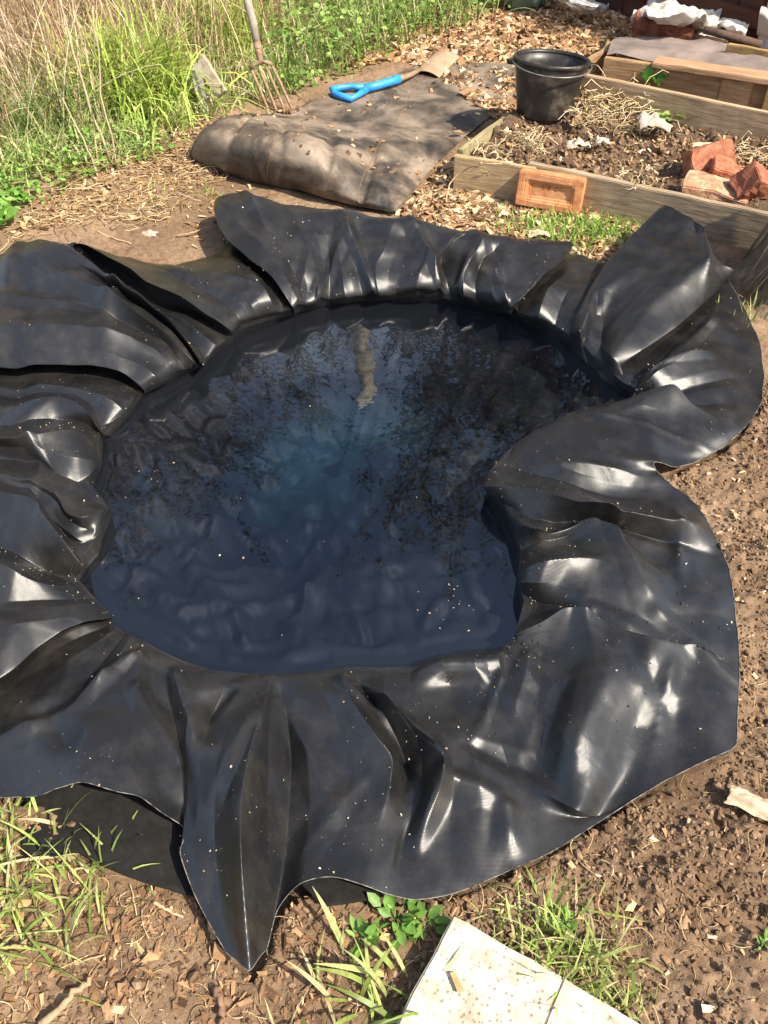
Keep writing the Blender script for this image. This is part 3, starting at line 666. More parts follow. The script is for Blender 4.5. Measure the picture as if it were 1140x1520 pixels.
# ---------------------------------------------------------------- scatter: crumbs, chips, straw
ICO = bmesh.new(); bmesh.ops.create_icosphere(ICO, subdivisions=1, radius=1)
IV = np.array([v.co[:] for v in ICO.verts]); IF = np.array([[v.index for v in f.verts] for f in ICO.faces]); ICO.free()
BV = np.array([[x, y, z] for x in (-1, 1) for y in (-1, 1) for z in (-1, 1)], float)
BF = np.array([[0,1,3,2],[4,6,7,5],[0,4,5,1],[2,3,7,6],[0,2,6,4],[1,5,7,3]])
def rot_mats(n, rng, tilt=.4):
    a = rng.uniform(0, 2 * np.pi, n); t = rng.normal(0, tilt, n); u = rng.normal(0, tilt, n)
    ca, sa, ct, st, cu, su = np.cos(a), np.sin(a), np.cos(t), np.sin(t), np.cos(u), np.sin(u); O = 0 * a; I = O + 1
    Z = np.stack([np.stack([ca, -sa, O], -1), np.stack([sa, ca, O], -1), np.stack([O, O, I], -1)], 1)
    Xr = np.stack([np.stack([I, O, O], -1), np.stack([O, ct, -st], -1), np.stack([O, st, ct], -1)], 1)
    Y = np.stack([np.stack([cu, O, su], -1), np.stack([O, I, O], -1), np.stack([-su, O, cu], -1)], 1)
    return Z @ Xr @ Y
def scatter(name, pos, size, base, rng, mat, cols, tilt=.4, jit=.25, parent=None, smooth=False):
    n = len(pos); V0, F0 = base
    M = rot_mats(n, rng, tilt)
    v = V0[None] * size[:, None, :] * (1 + rng.normal(0, jit, (n, len(V0), 1)) * (jit > 0))
    v = np.einsum('nij,nkj->nki', M, v) + pos[:, None]
    f = (F0[None] + (np.arange(n) * len(V0))[:, None, None]).reshape(-1, F0.shape[1])
    c = np.repeat(cols, len(V0), axis=0)
    return mk(name, v.reshape(-1, 3), f, mat, parent, smooth, c)
def pick(rng, n, pal, var=.15):
    pal = np.array(pal); c = pal[rng.integers(0, len(pal), n)]
    return np.clip(c * (1 + rng.normal(0, var, (n, 1))), .01, .95)
def region(poly_px, n, rng, dens=None, z=0.0, avoid=True):
    """random ground points inside a polygon given by photo pixels at height z"""
    W = np.array([P(x, y, z)[:2] for x, y in poly_px]); lo, hi = W.min(0), W.max(0); out = np.zeros((0, 2)); k = 0
    while len(out) < n and k < 60:
        k += 1
        p = lo + rng.random((n * 2, 2)) * (hi - lo); _, i = seg_dist(p[:, 0], p[:, 1], W)
        if avoid:
            _, o1 = seg_dist(p[:, 0], p[:, 1], outpoly); i = i & ~o1
        if dens is not None: i = i & (rng.random(len(p)) < dens(p[:, 0], p[:, 1]))
        out = np.concatenate([out, p[i]])
    return out[:n]
def on_ground(p, up=0): return np.column_stack([p, ground_z(p[:, 0], p[:, 1]) + up])
def cam_dist(p): return np.sqrt(p[:, 0] ** 2 + p[:, 1] ** 2 + CH ** 2)
M_CRUMB = attr_mat("soil_crumb", rough=.95, spec=.1, bump=.5, bscale=260)
M_CHIP = attr_mat("wood_chip", rough=.85, spec=.15, bump=.4, bscale=200)
M_STRAW = attr_mat("dry_straw", rough=.6, spec=.3, transl=.15)
M_GRASS = attr_mat("green_leaf", rough=.45, spec=.35, transl=.35)
SOILC = [(.215, .138, .083), (.175, .110, .065), (.26, .172, .106), (.14, .087, .051)]
CHIPC = [(.40, .24, .12), (.30, .17, .085), (.50, .33, .18), (.22, .125, .065), (.17, .095, .05), (.58, .43, .27)]
rg = np.random.default_rng(21)
def clump(x, y): return .15 + .85 * np.clip(fbm(x * 7, y * 7, 61, 3) * 3 - 1, 0, 1)
# crumbs on dug soil at right and all around
pa = region([(960,640),(1240,520),(1300,900),(1240,1560),(700,1560),(620,1330),(1000,1170),(1110,1100)], 15000, rg, clump)
pb = region([(-60,1180),(640,1330),(640,1560),(-60,1560)], 2200, rg, clump)
p = np.concatenate([pa, pb]); n = len(p)
s = np.exp(rg.normal(math.log(.0024), .5, n)).clip(.001, .011)
pos = on_ground(p); pos[:, 2] += s * .35
o = scatter("soil_crumbs", pos, np.stack([s, s * rg.uniform(.6, 1, n), s * rg.uniform(.5, .9, n)], 1), (IV, IF), rg, M_CRUMB, pick(rg, n, SOILC), 1.5, .2)
tag(o, "loose crumbs of brown earth over the dug soil", "soil", kind="stuff")
def chips(name, poly, n, lo, hi, label, dens=None, z=0, pal=CHIPC, up=.004, zfun=None, avoid=True, asp=(.18, .6)):
    p = region(poly, n, rg, dens, z, avoid); k = len(p)
    l = np.exp(rg.uniform(math.log(lo), math.log(hi), k))
    sz = np.stack([l, l * rg.uniform(*asp, k), l * rg.uniform(.08, .22, k)], 1)
    pos = on_ground(p, up) if zfun is None else np.column_stack([p, zfun(p[:, 0], p[:, 1]) + up])
    o = scatter(name, pos, sz, (BV, BF), rg, M_CHIP, pick(rg, k, pal, .28), .4, .34)
    if label: tag(o, label, "wood chips", kind="stuff")
    return o
chips("wood_chips", [(-80,1200),(660,1330),(640,1560),(-80,1560)], 1300, .0013, .0105, "brown wood chips on the soil in the foreground", clump, pal=CHIPC[1:2] * 2 + CHIPC[3:5] * 3 + [CHIPC[0], CHIPC[2]])
chips("wood_chips", [(640,1320),(900,1240),(1180,1100),(1200,1560),(640,1560)], 170, .002, .009, "sparse pale wood chips in the loose soil at right")
chips("wood_chips", [(500,110),(640,-20),(1000,-20),(960,110),(760,190),(600,90)], 11000, .010, .032, "thick layer of sunlit wood chips on the path behind the bucket", None)
chips("wood_chips", [(590,310),(670,225),(960,340),(900,400),(700,345)], 2200, .005, .020, "wood chips between the liner and the raised bed")
chips("wood_chips", [(0,380),(120,270),(300,190),(340,250),(300,270),(150,330)], 900, .004, .014, "dry litter at the foot of the grassy bank", None)
chips("wood_chips", [(110,340),(330,378),(560,330),(300,255)], 260, .003, .010, "scattered litter on the smooth earth behind the liner", clump)
chips("wood_chips", [(1000,690),(1200,520),(1200,1120),(1090,1100)], 260, .002, .008, "tiny pale fragments in the dug soil", None)
def strands(name, p0, length, rng, cols, mat, rad=.0012, flat=True, label=None, cat=None, parent=None, bendy=.35, lift=.3, kind='stuff', zf=None):
    """thin bent stalks lying about"""
    n = len(p0); S = 5; a = rng.uniform(0, 2 * np.pi, n); pts = np.zeros((n, S + 1, 3)); pts[:, 0] = p0
    b = rng.normal(0, bendy, n)
    for k in range(S):
        aa = a + b * k + rng.normal(0, .1, n)
        st = (length / S)[:, None] * np.stack([np.cos(aa), np.sin(aa), rng.normal(0, lift, n) * (0.5)], 1)
        pts[:, k + 1] = pts[:, k] + st
    gz = (ground_z if zf is None else zf)(pts[..., 0].ravel(), pts[..., 1].ravel()).reshape(n, S + 1)
    pts[..., 2] = np.maximum(pts[..., 2], gz + rad)
    t = np.gradient(pts, axis=1); t /= np.linalg.norm(t, axis=2)[..., None] + 1e-9
    side = np.cross(t, [0, 0, 1.]); side /= np.linalg.norm(side, axis=2)[..., None] + 1e-9; up = np.cross(side, t)
    r = np.broadcast_to(np.asarray(rad), (n,))[:, None, None]
    ring = np.stack([pts + side * r, pts - side * r * .6 + up * r, pts - side * r * .6 - up * r], 2).reshape(-1, 3)
    i, k, j = np.meshgrid(np.arange(n), np.arange(S), np.arange(3), indexing='ij'); q = i * (S + 1) * 3 + k * 3
    f = np.stack([q + j, q + (j + 1) % 3, q + 3 + (j + 1) % 3, q + 3 + j], -1).reshape(-1, 4)
    o = mk(name, ring, f, mat, parent, True, np.repeat(cols, (S + 1) * 3, axis=0))
    if label: tag(o, label, cat, kind=kind)
    return o
STRAWC = [(.50, .36, .18), (.42, .28, .13), (.60, .47, .27), (.33, .21, .10)]
p = region([(0,380),(110,260),(330,220),(340,260),(240,330),(90,350)], 500, rg); n = len(p)
strands("dry_straw", on_ground(p, .01), rg.uniform(.03, .14, n), rg, pick(rg, n, STRAWC), M_STRAW, .0014, label="loose dry stalks at the foot of the bank", cat="straw")
p = region([(-60,1200),(660,1330),(640,1560),(-60,1560)], 160, rg); n = len(p)
strands("dry_straw", on_ground(p, .004), rg.uniform(.02, .06, n), rg, pick(rg, n, STRAWC), M_STRAW, .0009, label="small dry stalks among the foreground chips", cat="straw")
p = region([(640,1320),(900,1240),(1180,900),(1200,1560),(640,1560)], 170, rg); n = len(p)
strands("dry_straw", on_ground(p, .004), rg.uniform(.015, .05, n), rg, pick(rg, n, STRAWC), M_STRAW, .0008, label="fine dry stalks on the dug soil at right", cat="straw")
p = region([(590,310),(670,235),(940,340),(870,380),(700,345)], 120, rg); n = len(p)
strands("dry_straw", on_ground(p, .006), rg.uniform(.03, .1, n), rg, pick(rg, n, STRAWC), M_STRAW, .0012, label="dry stalks between the liner and the raised bed", cat="straw")

# ---------------------------------------------------------------- blades and leaves
def blades(pos, h, rng, lean=.5, curve=.8, w=.004, az=None, S=6, fold=.0):
    """arching blades: arrays of verts and faces"""
    n = len(pos); a = rng.uniform(0, 2 * np.pi, n) if az is None else az
    e0 = np.pi / 2 - np.abs(rng.normal(0, lean, n)); cv = np.abs(rng.normal(curve, curve * .5, n))
    t = np.linspace(0, 1, S + 1); pts = np.zeros((n, S + 1, 3)); pts[:, 0] = pos
    for k in range(S):
        e = e0 - cv * ((k + .5) / S) ** 1.5 * 1.6
        st = (h / S)[:, None] * np.stack([np.cos(a) * np.cos(e), np.sin(a) * np.cos(e), np.sin(e)], 1)
        pts[:, k + 1] = pts[:, k] + st
    side = np.stack([-np.sin(a), np.cos(a), 0 * a], 1); tw = rng.normal(0, .5, n)
    side = side * np.cos(tw)[:, None] + np.array([0, 0, 1.]) * np.sin(tw)[:, None] * .6
    ww = (np.broadcast_to(np.asarray(w), (n,)) * rng.uniform(.35, 1.1, n))[:, None] * np.array([.55, .9, 1, .95, .75, .45, .04][:S + 1] if S == 6 else np.interp(t, [0, .3, .7, 1], [.6, 1, .8, .05]))[None]
    v = np.stack([pts - side[:, None] * ww[..., None], pts + side[:, None] * ww[..., None]], 2).reshape(-1, 3)
    i, k = np.meshgrid(np.arange(n), np.arange(S), indexing='ij'); q = (i * (S + 1) + k) * 2
    f = np.stack([q, q + 1, q + 3, q + 2], -1).reshape(-1, 4)
    return v, f, 2 * (S + 1)
GREENC = [(.29, .38, .08), (.21, .31, .055), (.36, .44, .11), (.44, .48, .17), (.31, .39, .09), (.52, .44, .23)]
def grass(name, pos, h, rng, label=None, cat=None, pal=GREENC, group=None, kind=None, parent=None, **k):
    v, f, m_ = blades(pos, h, rng, **k)
    c = np.repeat(pick(rng, len(pos), pal, .2), m_, axis=0)
    o = mk(name, v, f, M_GRASS, parent, True, c)
    if label: tag(o, label, cat, group, kind)
    return o
LEAF = np.array([[0, 0, 0], [.30, .34, .05], [.68, .30, .02], [1, 0, -.06], [.68, -.30, .02], [.30, -.34, .05], [.5, 0, -.05]], float)
LEAFF = np.array([[0, 6, 1], [1, 6, 2], [2, 6, 3], [3, 6, 4], [4, 6, 5], [5, 6, 0]])[:, ::-1]
def leaves(pos, size, rng, wide=1.0, pitch=(-.5, .5), az=None):
    n = len(pos); a = rng.uniform(0, 2 * np.pi, n) if az is None else az; p = rng.uniform(*pitch, n); r = rng.normal(0, .5, n)
    ca, sa, cp, sp_, cr, sr = np.cos(a), np.sin(a), np.cos(p), np.sin(p), np.cos(r), np.sin(r)
    V = LEAF * [1, wide, 1]; v = V[None] * size[:, None, None]
    y, z = v[..., 1] * cr[:, None] - v[..., 2] * sr[:, None], v[..., 1] * sr[:, None] + v[..., 2] * cr[:, None]; x = v[..., 0]
    x, z = x * cp[:, None] - z * sp_[:, None], x * sp_[:, None] + z * cp[:, None]
    x, y = x * ca[:, None] - y * sa[:, None], x * sa[:, None] + y * ca[:, None]
    v = np.stack([x, y, z], -1) + pos[:, None]
    f = (LEAFF[None] + (np.arange(n) * 7)[:, None, None]).reshape(-1, 3)
    return v.reshape(-1, 3), f, 7

# small grass and weed tufts near the pond
def tuft(px, py, n, hmin, hmax, label, spread=.03, lean=.6, curve=.8, w=.0025, pal=GREENC, name="grass_tuft", cat="grass tuft", group="green tufts round the pond", z=None, seed=0):
    g = np.random.default_rng(100 + seed); c = P(px, py); p = c[:2] + g.normal(0, spread, (n, 2))
    hmin *= .85; hmax *= .85
    pos = on_ground(p, -.004) if z is None else np.column_stack([p, np.full(n, z)])
    return grass(name, pos, g.uniform(hmin, hmax, n), g, label, cat, pal, group, lean=lean, curve=curve, w=w)
tuft(845, 1428, 240, .03, .13, "spreading green grass tuft growing along the right side of the pale slab", .045, .95, .6, .0026, seed=1)
tuft(780, 1375, 60, .03, .09, "thin grass tuft at the top corner of the pale slab", .03, .95, .5, .0022, seed=2)
tuft(905, 1480, 110, .02, .08, "low grass tuft beside the slab, nearest the bottom edge", .035, .9, .6, .002, seed=3)
tuft(555, 1500, 26, .06, .2, "tall broad green blades rising left of the pale slab", .035, .75, .7, .0045, seed=4)
tuft(470, 1500, 12, .05, .13, "few green blades bending right in front of the liner's point", .03, .8, .6, .003, seed=5)
tuft(35, 1325, 120, .04, .15, "dense grass tuft spilling from the left frame below the liner", .07, .95, .7, .0032, seed=6)
tuft(0, 1400, 90, .04, .16, "grass tuft at the left edge in the foreground", .06, .95, .7, .0034, seed=7)
tuft(5, 1235, 60, .03, .09, "bright grass tuft under the liner's left hem", .03, .9, .5, .0028, seed=8)
tuft(150, 1290, 34, .05, .12, "grass blades fanning over the edge of the black underlay", .03, 1.1, .5, .003, seed=9)
tuft(1095, 470, 60, .04, .12, "grass tuft at the foot of the fibrous stump", .05, .7, .5, .003, seed=10)
tuft(1120, 560, 20, .03, .07, "small weed sprouting right of the liner edge", .02, .7, .5, .004, seed=11)
tuft(822, 338, 900, .03, .075, "bright feathery weed patch in front of the upright brick", .075, 1.0, .6, .0022, [(.24, .42, .06), (.18, .34, .05), (.30, .48, .09)], "weed_patch", "weed", None, seed=12)["kind"] = "stuff"
tuft(900, 338, 620, .03, .08, "bright feathery weed patch beside the plank, near the folded liner corner", .06, 1.0, .6, .0022, [(.24, .42, .06), (.18, .34, .05), (.30, .48, .09)], "weed_patch", "weed", None, seed=13)["kind"] = "stuff"
tuft(745, 305, 30, .02, .06, "small weed at the left foot of the upright brick", .02, .8, .5, .0025, seed=14)
tuft(685, 262, 30, .02, .05, "small weed at the corner of the bed's short plank", .03, .8, .5, .0022, seed=15)
tuft(310, 570 - 278, 30, .03, .09, "thin grass tuft on the bare earth behind the liner", .03, 1.1, .5, .002, seed=16)
tuft(235, 305, 24, .04, .10, "wispy grass tuft on the litter behind the liner's left fold", .04, 1.1, .5, .002, seed=17)
def leafy(px, py, n, size, label, wide=1., seed=0, spread=.02, pitch=(.1, .9), z=None, pal=None, name="weed_plant"):
    g = np.random.default_rng(300 + seed); c = P(px, py, z or 0); 
    c[2] = ground_z(c[:1], c[1:2])[0] if z is None else z
    root = empty(name, c, label, "weed", "broad-leaved weeds")
    a = np.linspace(0, 2 * np.pi, n, endpoint=False) + g.normal(0, .3, n)
    r = g.uniform(.1, 1, n) * spread; h = g.uniform(.002, .018, n)
    pos = c + np.stack([np.cos(a) * r, np.sin(a) * r, h], 1)
    v, f, m_ = leaves(pos, size * g.uniform(.6, 1.2, n), g, wide, pitch, a)
    mk("leaves", v, f, M_GRASS, root, True, np.repeat(pick(g, n, pal or [(.15, .30, .05), (.20, .36, .07)], .15), m_, axis=0))
    A = Acc()
    for k in range(0, n, 2):
        tv, tf = tube([c + [0, 0, -.004], (c + pos[k]) / 2 + [0, 0, .008], pos[k]], .0009, 4); A.add(tv, tf, (.2, .33, .08))
    A.build("stem", M_GRASS, root)
    return root
leafy(588, 1366, 24, .030, "lettuce-like weed peeping from under the liner's front hem", .75, 1, .035)
leafy(630, 1368, 10, .028, "smaller leafy weed just left of the slab's top corner", .75, 2, .02)
leafy(840, 1368, 26, .014, "small crinkled weed in the soil behind the slab grass", 1., 3, .018)
leafy(1130, 1405, 10, .016, "tiny two-leaved seedling near the right edge in the foreground", .8, 4, .012)
leafy(0, 350, 18, .06, "pale broad-leaved weed at the left edge above the liner", 1.1, 5, .05)
leafy(20, 322, 16, .05, "small nettle-like weed at the left edge of the bank", 1.1, 6, .05)
leafy(540, 1395, 10, .03, "young weed between the liner's point and the slab", .5, 7, .015)
# ---------------------------------------------------------------- materials for things
M_WOOD = noise_mat("weathered_timber", [(.25, (.17, .125, .08)), (.5, (.33, .255, .17)), (.75, (.47, .385, .28))], 7, 8, .8, .6, 10, .006, stretch=(1, 9, 9), attr=True, distort=.4)
M_BRICK = noise_mat("red_brick", [(.25, (.15, .055, .032)), (.5, (.33, .115, .06)), (.8, (.48, .26, .165))], 34, 9, .9, .9, 90, .006, attr=True)
M_BRICKO = noise_mat("orange_brick", [(.25, (.30, .11, .045)), (.5, (.48, .205, .085)), (.8, (.60, .33, .18))], 26, 8, .9, .5, 90, .004, attr=True)
M_RUST = noise_mat("rusty_steel", [(.25, (.13, .06, .03)), (.5, (.27, .175, .11)), (.8, (.38, .28, .20))], 60, 8, .8, .4, 200, .002)
M_GREYW = noise_mat("grey_wood", [(.25, (.22, .20, .17)), (.6, (.48, .45, .40)), (.8, (.62, .60, .56))], 12, 8, .85, .5, 20, .004, stretch=(1, 1, .25))
M_BUCKET = noise_mat("bucket_plastic", [(.4, (.012, .011, .011)), (.54, (.024, .021, .018)), (.68, (.10, .08, .06))], 11, 9, .42, .08, 60, .001, spec=.5)
M_BLUE = noise_mat("blue_plastic", [(.3, (.015, .20, .62)), (.65, (.03, .28, .72)), (.85, (.22, .36, .48))], 25, 6, .42, .1, 100, .001, spec=.5)
M_SHEET = noise_mat("muddy_membrane", [(.36, (.022, .020, .018)), (.46, (.085, .064, .046)), (.55, (.19, .145, .105)), (.70, (.30, .235, .175))], 4.5, 12, .55, .5, 45, .004, spec=.35, distort=.4)
M_CORD = noise_mat("seam_tape", [(.3, (.12, .08, .05)), (.7, (.24, .16, .10))], 60, bump=0)
M_FELT = noise_mat("black_felt", [(.3, (.008, .0075, .007)), (.7, (.017, .0155, .014))], 60, 6, .95, .5, 500, .001, spec=.2)
M_FENCE = noise_mat("brown_fence", [(.3, (.07, .028, .018)), (.7, (.13, .055, .035))], 5, 7, .8, .4, 9, .005, stretch=(1, 1, 6), attr=True)
M_FLEECE = noise_mat("white_fleece", [(.3, (.36, .31, .26)), (.6, (.60, .55, .50))], 9, 8, .8, .8, 25, .01)
M_SLAB = None

def boxv(L_, W_, H_, rng, nx=14, j=.0012):
    """a sawn board as a closed grid box with slightly uneven, rounded edges; length X, width Y, height Z (0..H)"""
    bm = bmesh.new(); bmesh.ops.create_cube(bm, size=1)
    bmesh.ops.scale(bm, vec=(L_, W_, H_), verts=bm.verts)
    ed = [e for e in bm.edges if abs((e.verts[0].co - e.verts[1].co).x) > L_ * .5]
    bmesh.ops.subdivide_edges(bm, edges=ed, cuts=nx, use_grid_fill=True)
    bmesh.ops.bevel(bm, geom=[e for e in bm.edges if e.is_manifold and e.calc_face_angle(0) > 1], offset=min(.003, W_ * .15), segments=2, affect='EDGES')
    for v in bm.verts:
        q = v.co * 14; v.co += Vector((mnoise.noise(q), mnoise.noise(q + Vector((9, 0, 0))), mnoise.noise(q + Vector((0, 7, 0))))) * j * 2
        v.co.z += H_ / 2
    me = bpy.data.meshes.new("m"); bm.to_mesh(me); bm.free(); return me
def board(name, a, b_, H_, W_, mat, label=None, cat=None, group=None, tint=(1, 1, 1), parent=None, tilt=0, j=.0012):
    """a plank standing on edge from a to b (bottom centre line)"""
    a, b_ = Vector(a), Vector(b_); d = b_ - a; L_ = d.length
    me = boxv(L_, W_, H_, None, 16, j); me.name = name; me.materials.append(mat)
    at = me.color_attributes.new("Col", 'FLOAT_COLOR', 'POINT'); c = np.ones((len(me.vertices), 4), np.float32); c[:, :3] = tint; at.data.foreach_set("color", c.ravel())
    me.polygons.foreach_set("use_smooth", np.zeros(len(me.polygons), bool))
    o = bpy.data.objects.new(name, me); COL.objects.link(o)
    o.location = (a + b_) / 2; o.rotation_euler = (tilt, -math.asin(d.z / L_), math.atan2(d.y, d.x))
    if parent: o.parent = parent; o.location = o.location - Vector(parent_origin(parent))
    if label: tag(o, label, cat, group)
    return o
# ---- near raised bed
c0_ = P(676, 240, 0)
bed = empty("raised_bed", (0.7, 3.2, 0), "low raised bed of weathered planks filled with dark soil, behind the pond", "raised bed")
fa = P(676, 229, .11); fb = P(783, 249, .11)
board("plank", (fa[0], fa[1], -.02), (fb[0] + .03, fb[1] + .0, -.02), .13, .025, M_WOOD, parent=bed, tint=(1.15, 1.05, .85))["label"] = "short pale front plank"
la = P(786, 240, .115); lb = P(1130, 314, .115); dl = (lb - la) * .35
board("plank", (la[0], la[1] - .0, -.03), (lb[0] + dl[0], lb[1] + dl[1], -.03), .145, .03, M_WOOD, parent=bed, tint=(.9, .86, .8), j=.002)["label"] = "long grey-brown front plank"
sa = P(683, 224, .10); sb = P(760, 166, .10)
board("plank", (sa[0], sa[1] + .01, -.02), (sb[0], sb[1], -.02), .12, .028, M_WOOD, parent=bed, tint=(.85, .9, .7))["label"] = "greenish side plank"
ba = P(852, 106, .22); bb_ = P(1150, 168, .22); db = (bb_ - ba) * .3
board("plank", (ba[0], ba[1], .02), (bb_[0] + db[0], bb_[1] + db[1], .02), .20, .03, M_WOOD, parent=bed, tint=(1.1, .98, .86))["label"] = "pale back plank"
# bed soil sheet
def bedz(x, y): return .062 + np.clip((y - 3.05 + .55 * (x - .5)) / .7, 0, 1) * .055 + (fbm(x * 3, y * 3, 71, 3) - .45) * .06 + (fbm(x * 14 + fbm(x * 9, y * 9, 70) * 3, y * 14, 72, 5, .62) - .5) * .07
ba_, bb2 = sa[:2], sb[:2]
qa = np.array([fa[:2] + [.012, .02], (lb + dl)[:2] + [0, .01], (bb_ + db)[:2] - [0, .01], ba[:2] - [.0, .01], sb[:2] + [.02, -.01]])
u = np.linspace(0, 1, 210); 
def edge_front(t): return np.where(t[:, None] < .18, (fa[:2] + [.02, .02]) + ((fb[:2] + [0, .01]) - (fa[:2] + [.02, .02])) * (t / .18)[:, None], (la[:2] + [0, -.01]) + ((lb + dl)[:2] - la[:2]) * ((t - .18) / .82)[:, None])
def edge_back(t): return np.where(t[:, None] < .12, (sb[:2] + [.02, 0]) + (ba[:2] - (sb[:2] + [.02, 0])) * (t / .12)[:, None], ba[:2] + [0, -.01] + ((bb_ + db)[:2] - ba[:2]) * ((t - .12) / .88)[:, None])
E0, E1 = edge_front(u), edge_back(u)
vv = np.linspace(0, 1, 150)
BG = E0[:, None] * (1 - vv[None, :, None]) + E1[:, None] * vv[None, :, None]
BZ = bedz(BG[..., 0], BG[..., 1])
o = mk("soil", np.concatenate([BG, BZ[..., None]], -1).reshape(-1, 3), grid_faces(210, 150), noise_mat("bed_soil", [(.3, (.055, .034, .022)), (.55, (.12, .075, .046)), (.8, (.23, .155, .095))], 40, 8, .95, .9, 120, .008), bed)
bedpx = [(700,225),(790,238),(1130,306),(1180,200),(1000,160),(870,150),(765,180)]
p = region(bedpx, 2600, rg, lambda x, y: .2 + .8 * (fbm(x * 6, y * 6, 91, 2) > .5), .1, False); n = len(p)
s = np.exp(rg.normal(math.log(.0055), .5, n)).clip(.002, .018)
tag(scatter("soil_crumbs", np.column_stack([p, bedz(p[:, 0], p[:, 1]) + s * .3]), np.stack([s, s * .8, s * .7], 1), (IV, IF), rg, M_CRUMB, pick(rg, n, [(.12, .075, .045), (.18, .115, .066), (.26, .165, .095)]), 1.5, .3), "dark lumps of earth in the raised bed", "soil", kind="stuff")
chips("wood_chips", bedpx, 1300, .004, .014, "pale chips scattered over the raised bed's soil", lambda x, y: .25 + .75 * (fbm(x * 4, y * 4, 95, 2) > .52), .1, zfun=bedz, avoid=False)
def straw_clump(px, py, n, r, l, label, z=.11, seed=0):
    g = np.random.default_rng(500 + seed); c = P(px, py, z); p = c[:2] + g.normal(0, r, (n, 2))
    o = strands("straw_clump", np.column_stack([p, bedz(p[:, 0], p[:, 1]) + g.uniform(0, .05, n)]), g.uniform(l * .4, l, n), g, pick(g, n, [(.62, .48, .26), (.72, .60, .38), (.50, .36, .18)]), M_STRAW, .0016, bendy=.5, lift=1., zf=bedz)
    return tag(o, label, "straw", "straw clumps on the raised bed")
straw_clump(925, 172, 190, .085, .16, "thick tangle of dead pale stalks right of the bucket", seed=1)
straw_clump(880, 165, 70, .07, .12, "smaller mat of dead stalks against the bucket's right side", seed=2)
straw_clump(785, 205, 60, .02, .12, "bent tuft of dry straw in front of the bucket", seed=3)
straw_clump(735, 225, 34, .04, .10, "flat dry straw by the short front plank", seed=4)
straw_clump(945, 262, 36, .035, .08, "sparse dry straw behind the long front plank", seed=5)
straw_clump(1110, 235, 40, .05, .12, "frayed straw behind the red bricks", seed=6)
# scraps of pale crumpled material on the bed
def scrap(name, cx, cy, z, w, d, h, label, cat, mat, seed, cols=None, group=None, rot=0.):
    g = np.random.default_rng(seed); c = P(cx, cy, z); n = 22
    a, b = np.meshgrid(np.linspace(-1, 1, n), np.linspace(-1, 1, n), indexing='ij')
    rr = 1 - .25 * (fbm(a * 2 + seed, b * 2, seed, 2))
    x, y = a * w * rr, b * d * rr; x, y = x * math.cos(rot) - y * math.sin(rot), x * math.sin(rot) + y * math.cos(rot)
    zz = h * (1.1 * fbm(a * 1.3 + seed, b * 1.3, seed + 2, 2) * (1.1 - .8 * (a * a + b * b) / 2) + .5 * np.abs(fbm(a * 2.6, b * 2.6, seed + 5, 2) - .5)) - h * .2
    v = np.stack([c[0] + x, c[1] + y, c[2] + zz], -1).reshape(-1, 3)
    o = mk(name, v, grid_faces(n, n), mat)
    so_ = o.modifiers.new("s", 'SOLIDIFY'); so_.thickness = .0015
    sb_ = o.modifiers.new("b", 'SUBSURF'); sb_.levels = 1; sb_.render_levels = 1
    return tag(o, label, cat, group)
M_SCRAP = noise_mat("old_paper", [(.3, (.28, .21, .15)), (.7, (.55, .46, .37))], 18, 7, .8, .4, 60, .003)
M_CARD = noise_mat("cardboard", [(.3, (.42, .29, .18)), (.7, (.56, .42, .29))], 14, 7, .85, .3, 60, .002)
scrap("plastic_scrap", 968, 192, .13, .07, .05, .09, "crumpled pinkish white scrap right of the straw tangle", "scrap", M_SCRAP, 3, group="crumpled scraps on the raised bed")
scrap("plastic_scrap", 858, 218, .11, .05, .03, .05, "crumpled off-white scrap between bucket and long plank", "scrap", M_SCRAP, 4, group="crumpled scraps on the raised bed")
scrap("plastic_scrap", 893, 213, .12, .03, .03, .05, "rounded pale scrap beside the crumpled one near the plank", "scrap", M_SCRAP, 9, group="crumpled scraps on the raised bed")
scrap("cardboard_scrap", 1118, 1195, .012, .05, .022, .022, "torn tan cardboard scrap on the dug soil at right", "cardboard", M_CARD, 6, rot=-.5)
scrap("cardboard_scrap", 648, 97, .03, .085, .10, .01, "x", "x", M_CARD, 7) if False else None
scrap("leaf_litter", 222, 348, .0, .03, .02, .015, "pale dead leaf lying on the earth behind the liner", "leaf", M_SCRAP, 11, group="dead leaves")
scrap("leaf_litter", 800, 372 - 24, .0, .04, .02, .02, "curled tan dead leaf in front of the weed patch", "leaf", M_CARD, 12, group="dead leaves")

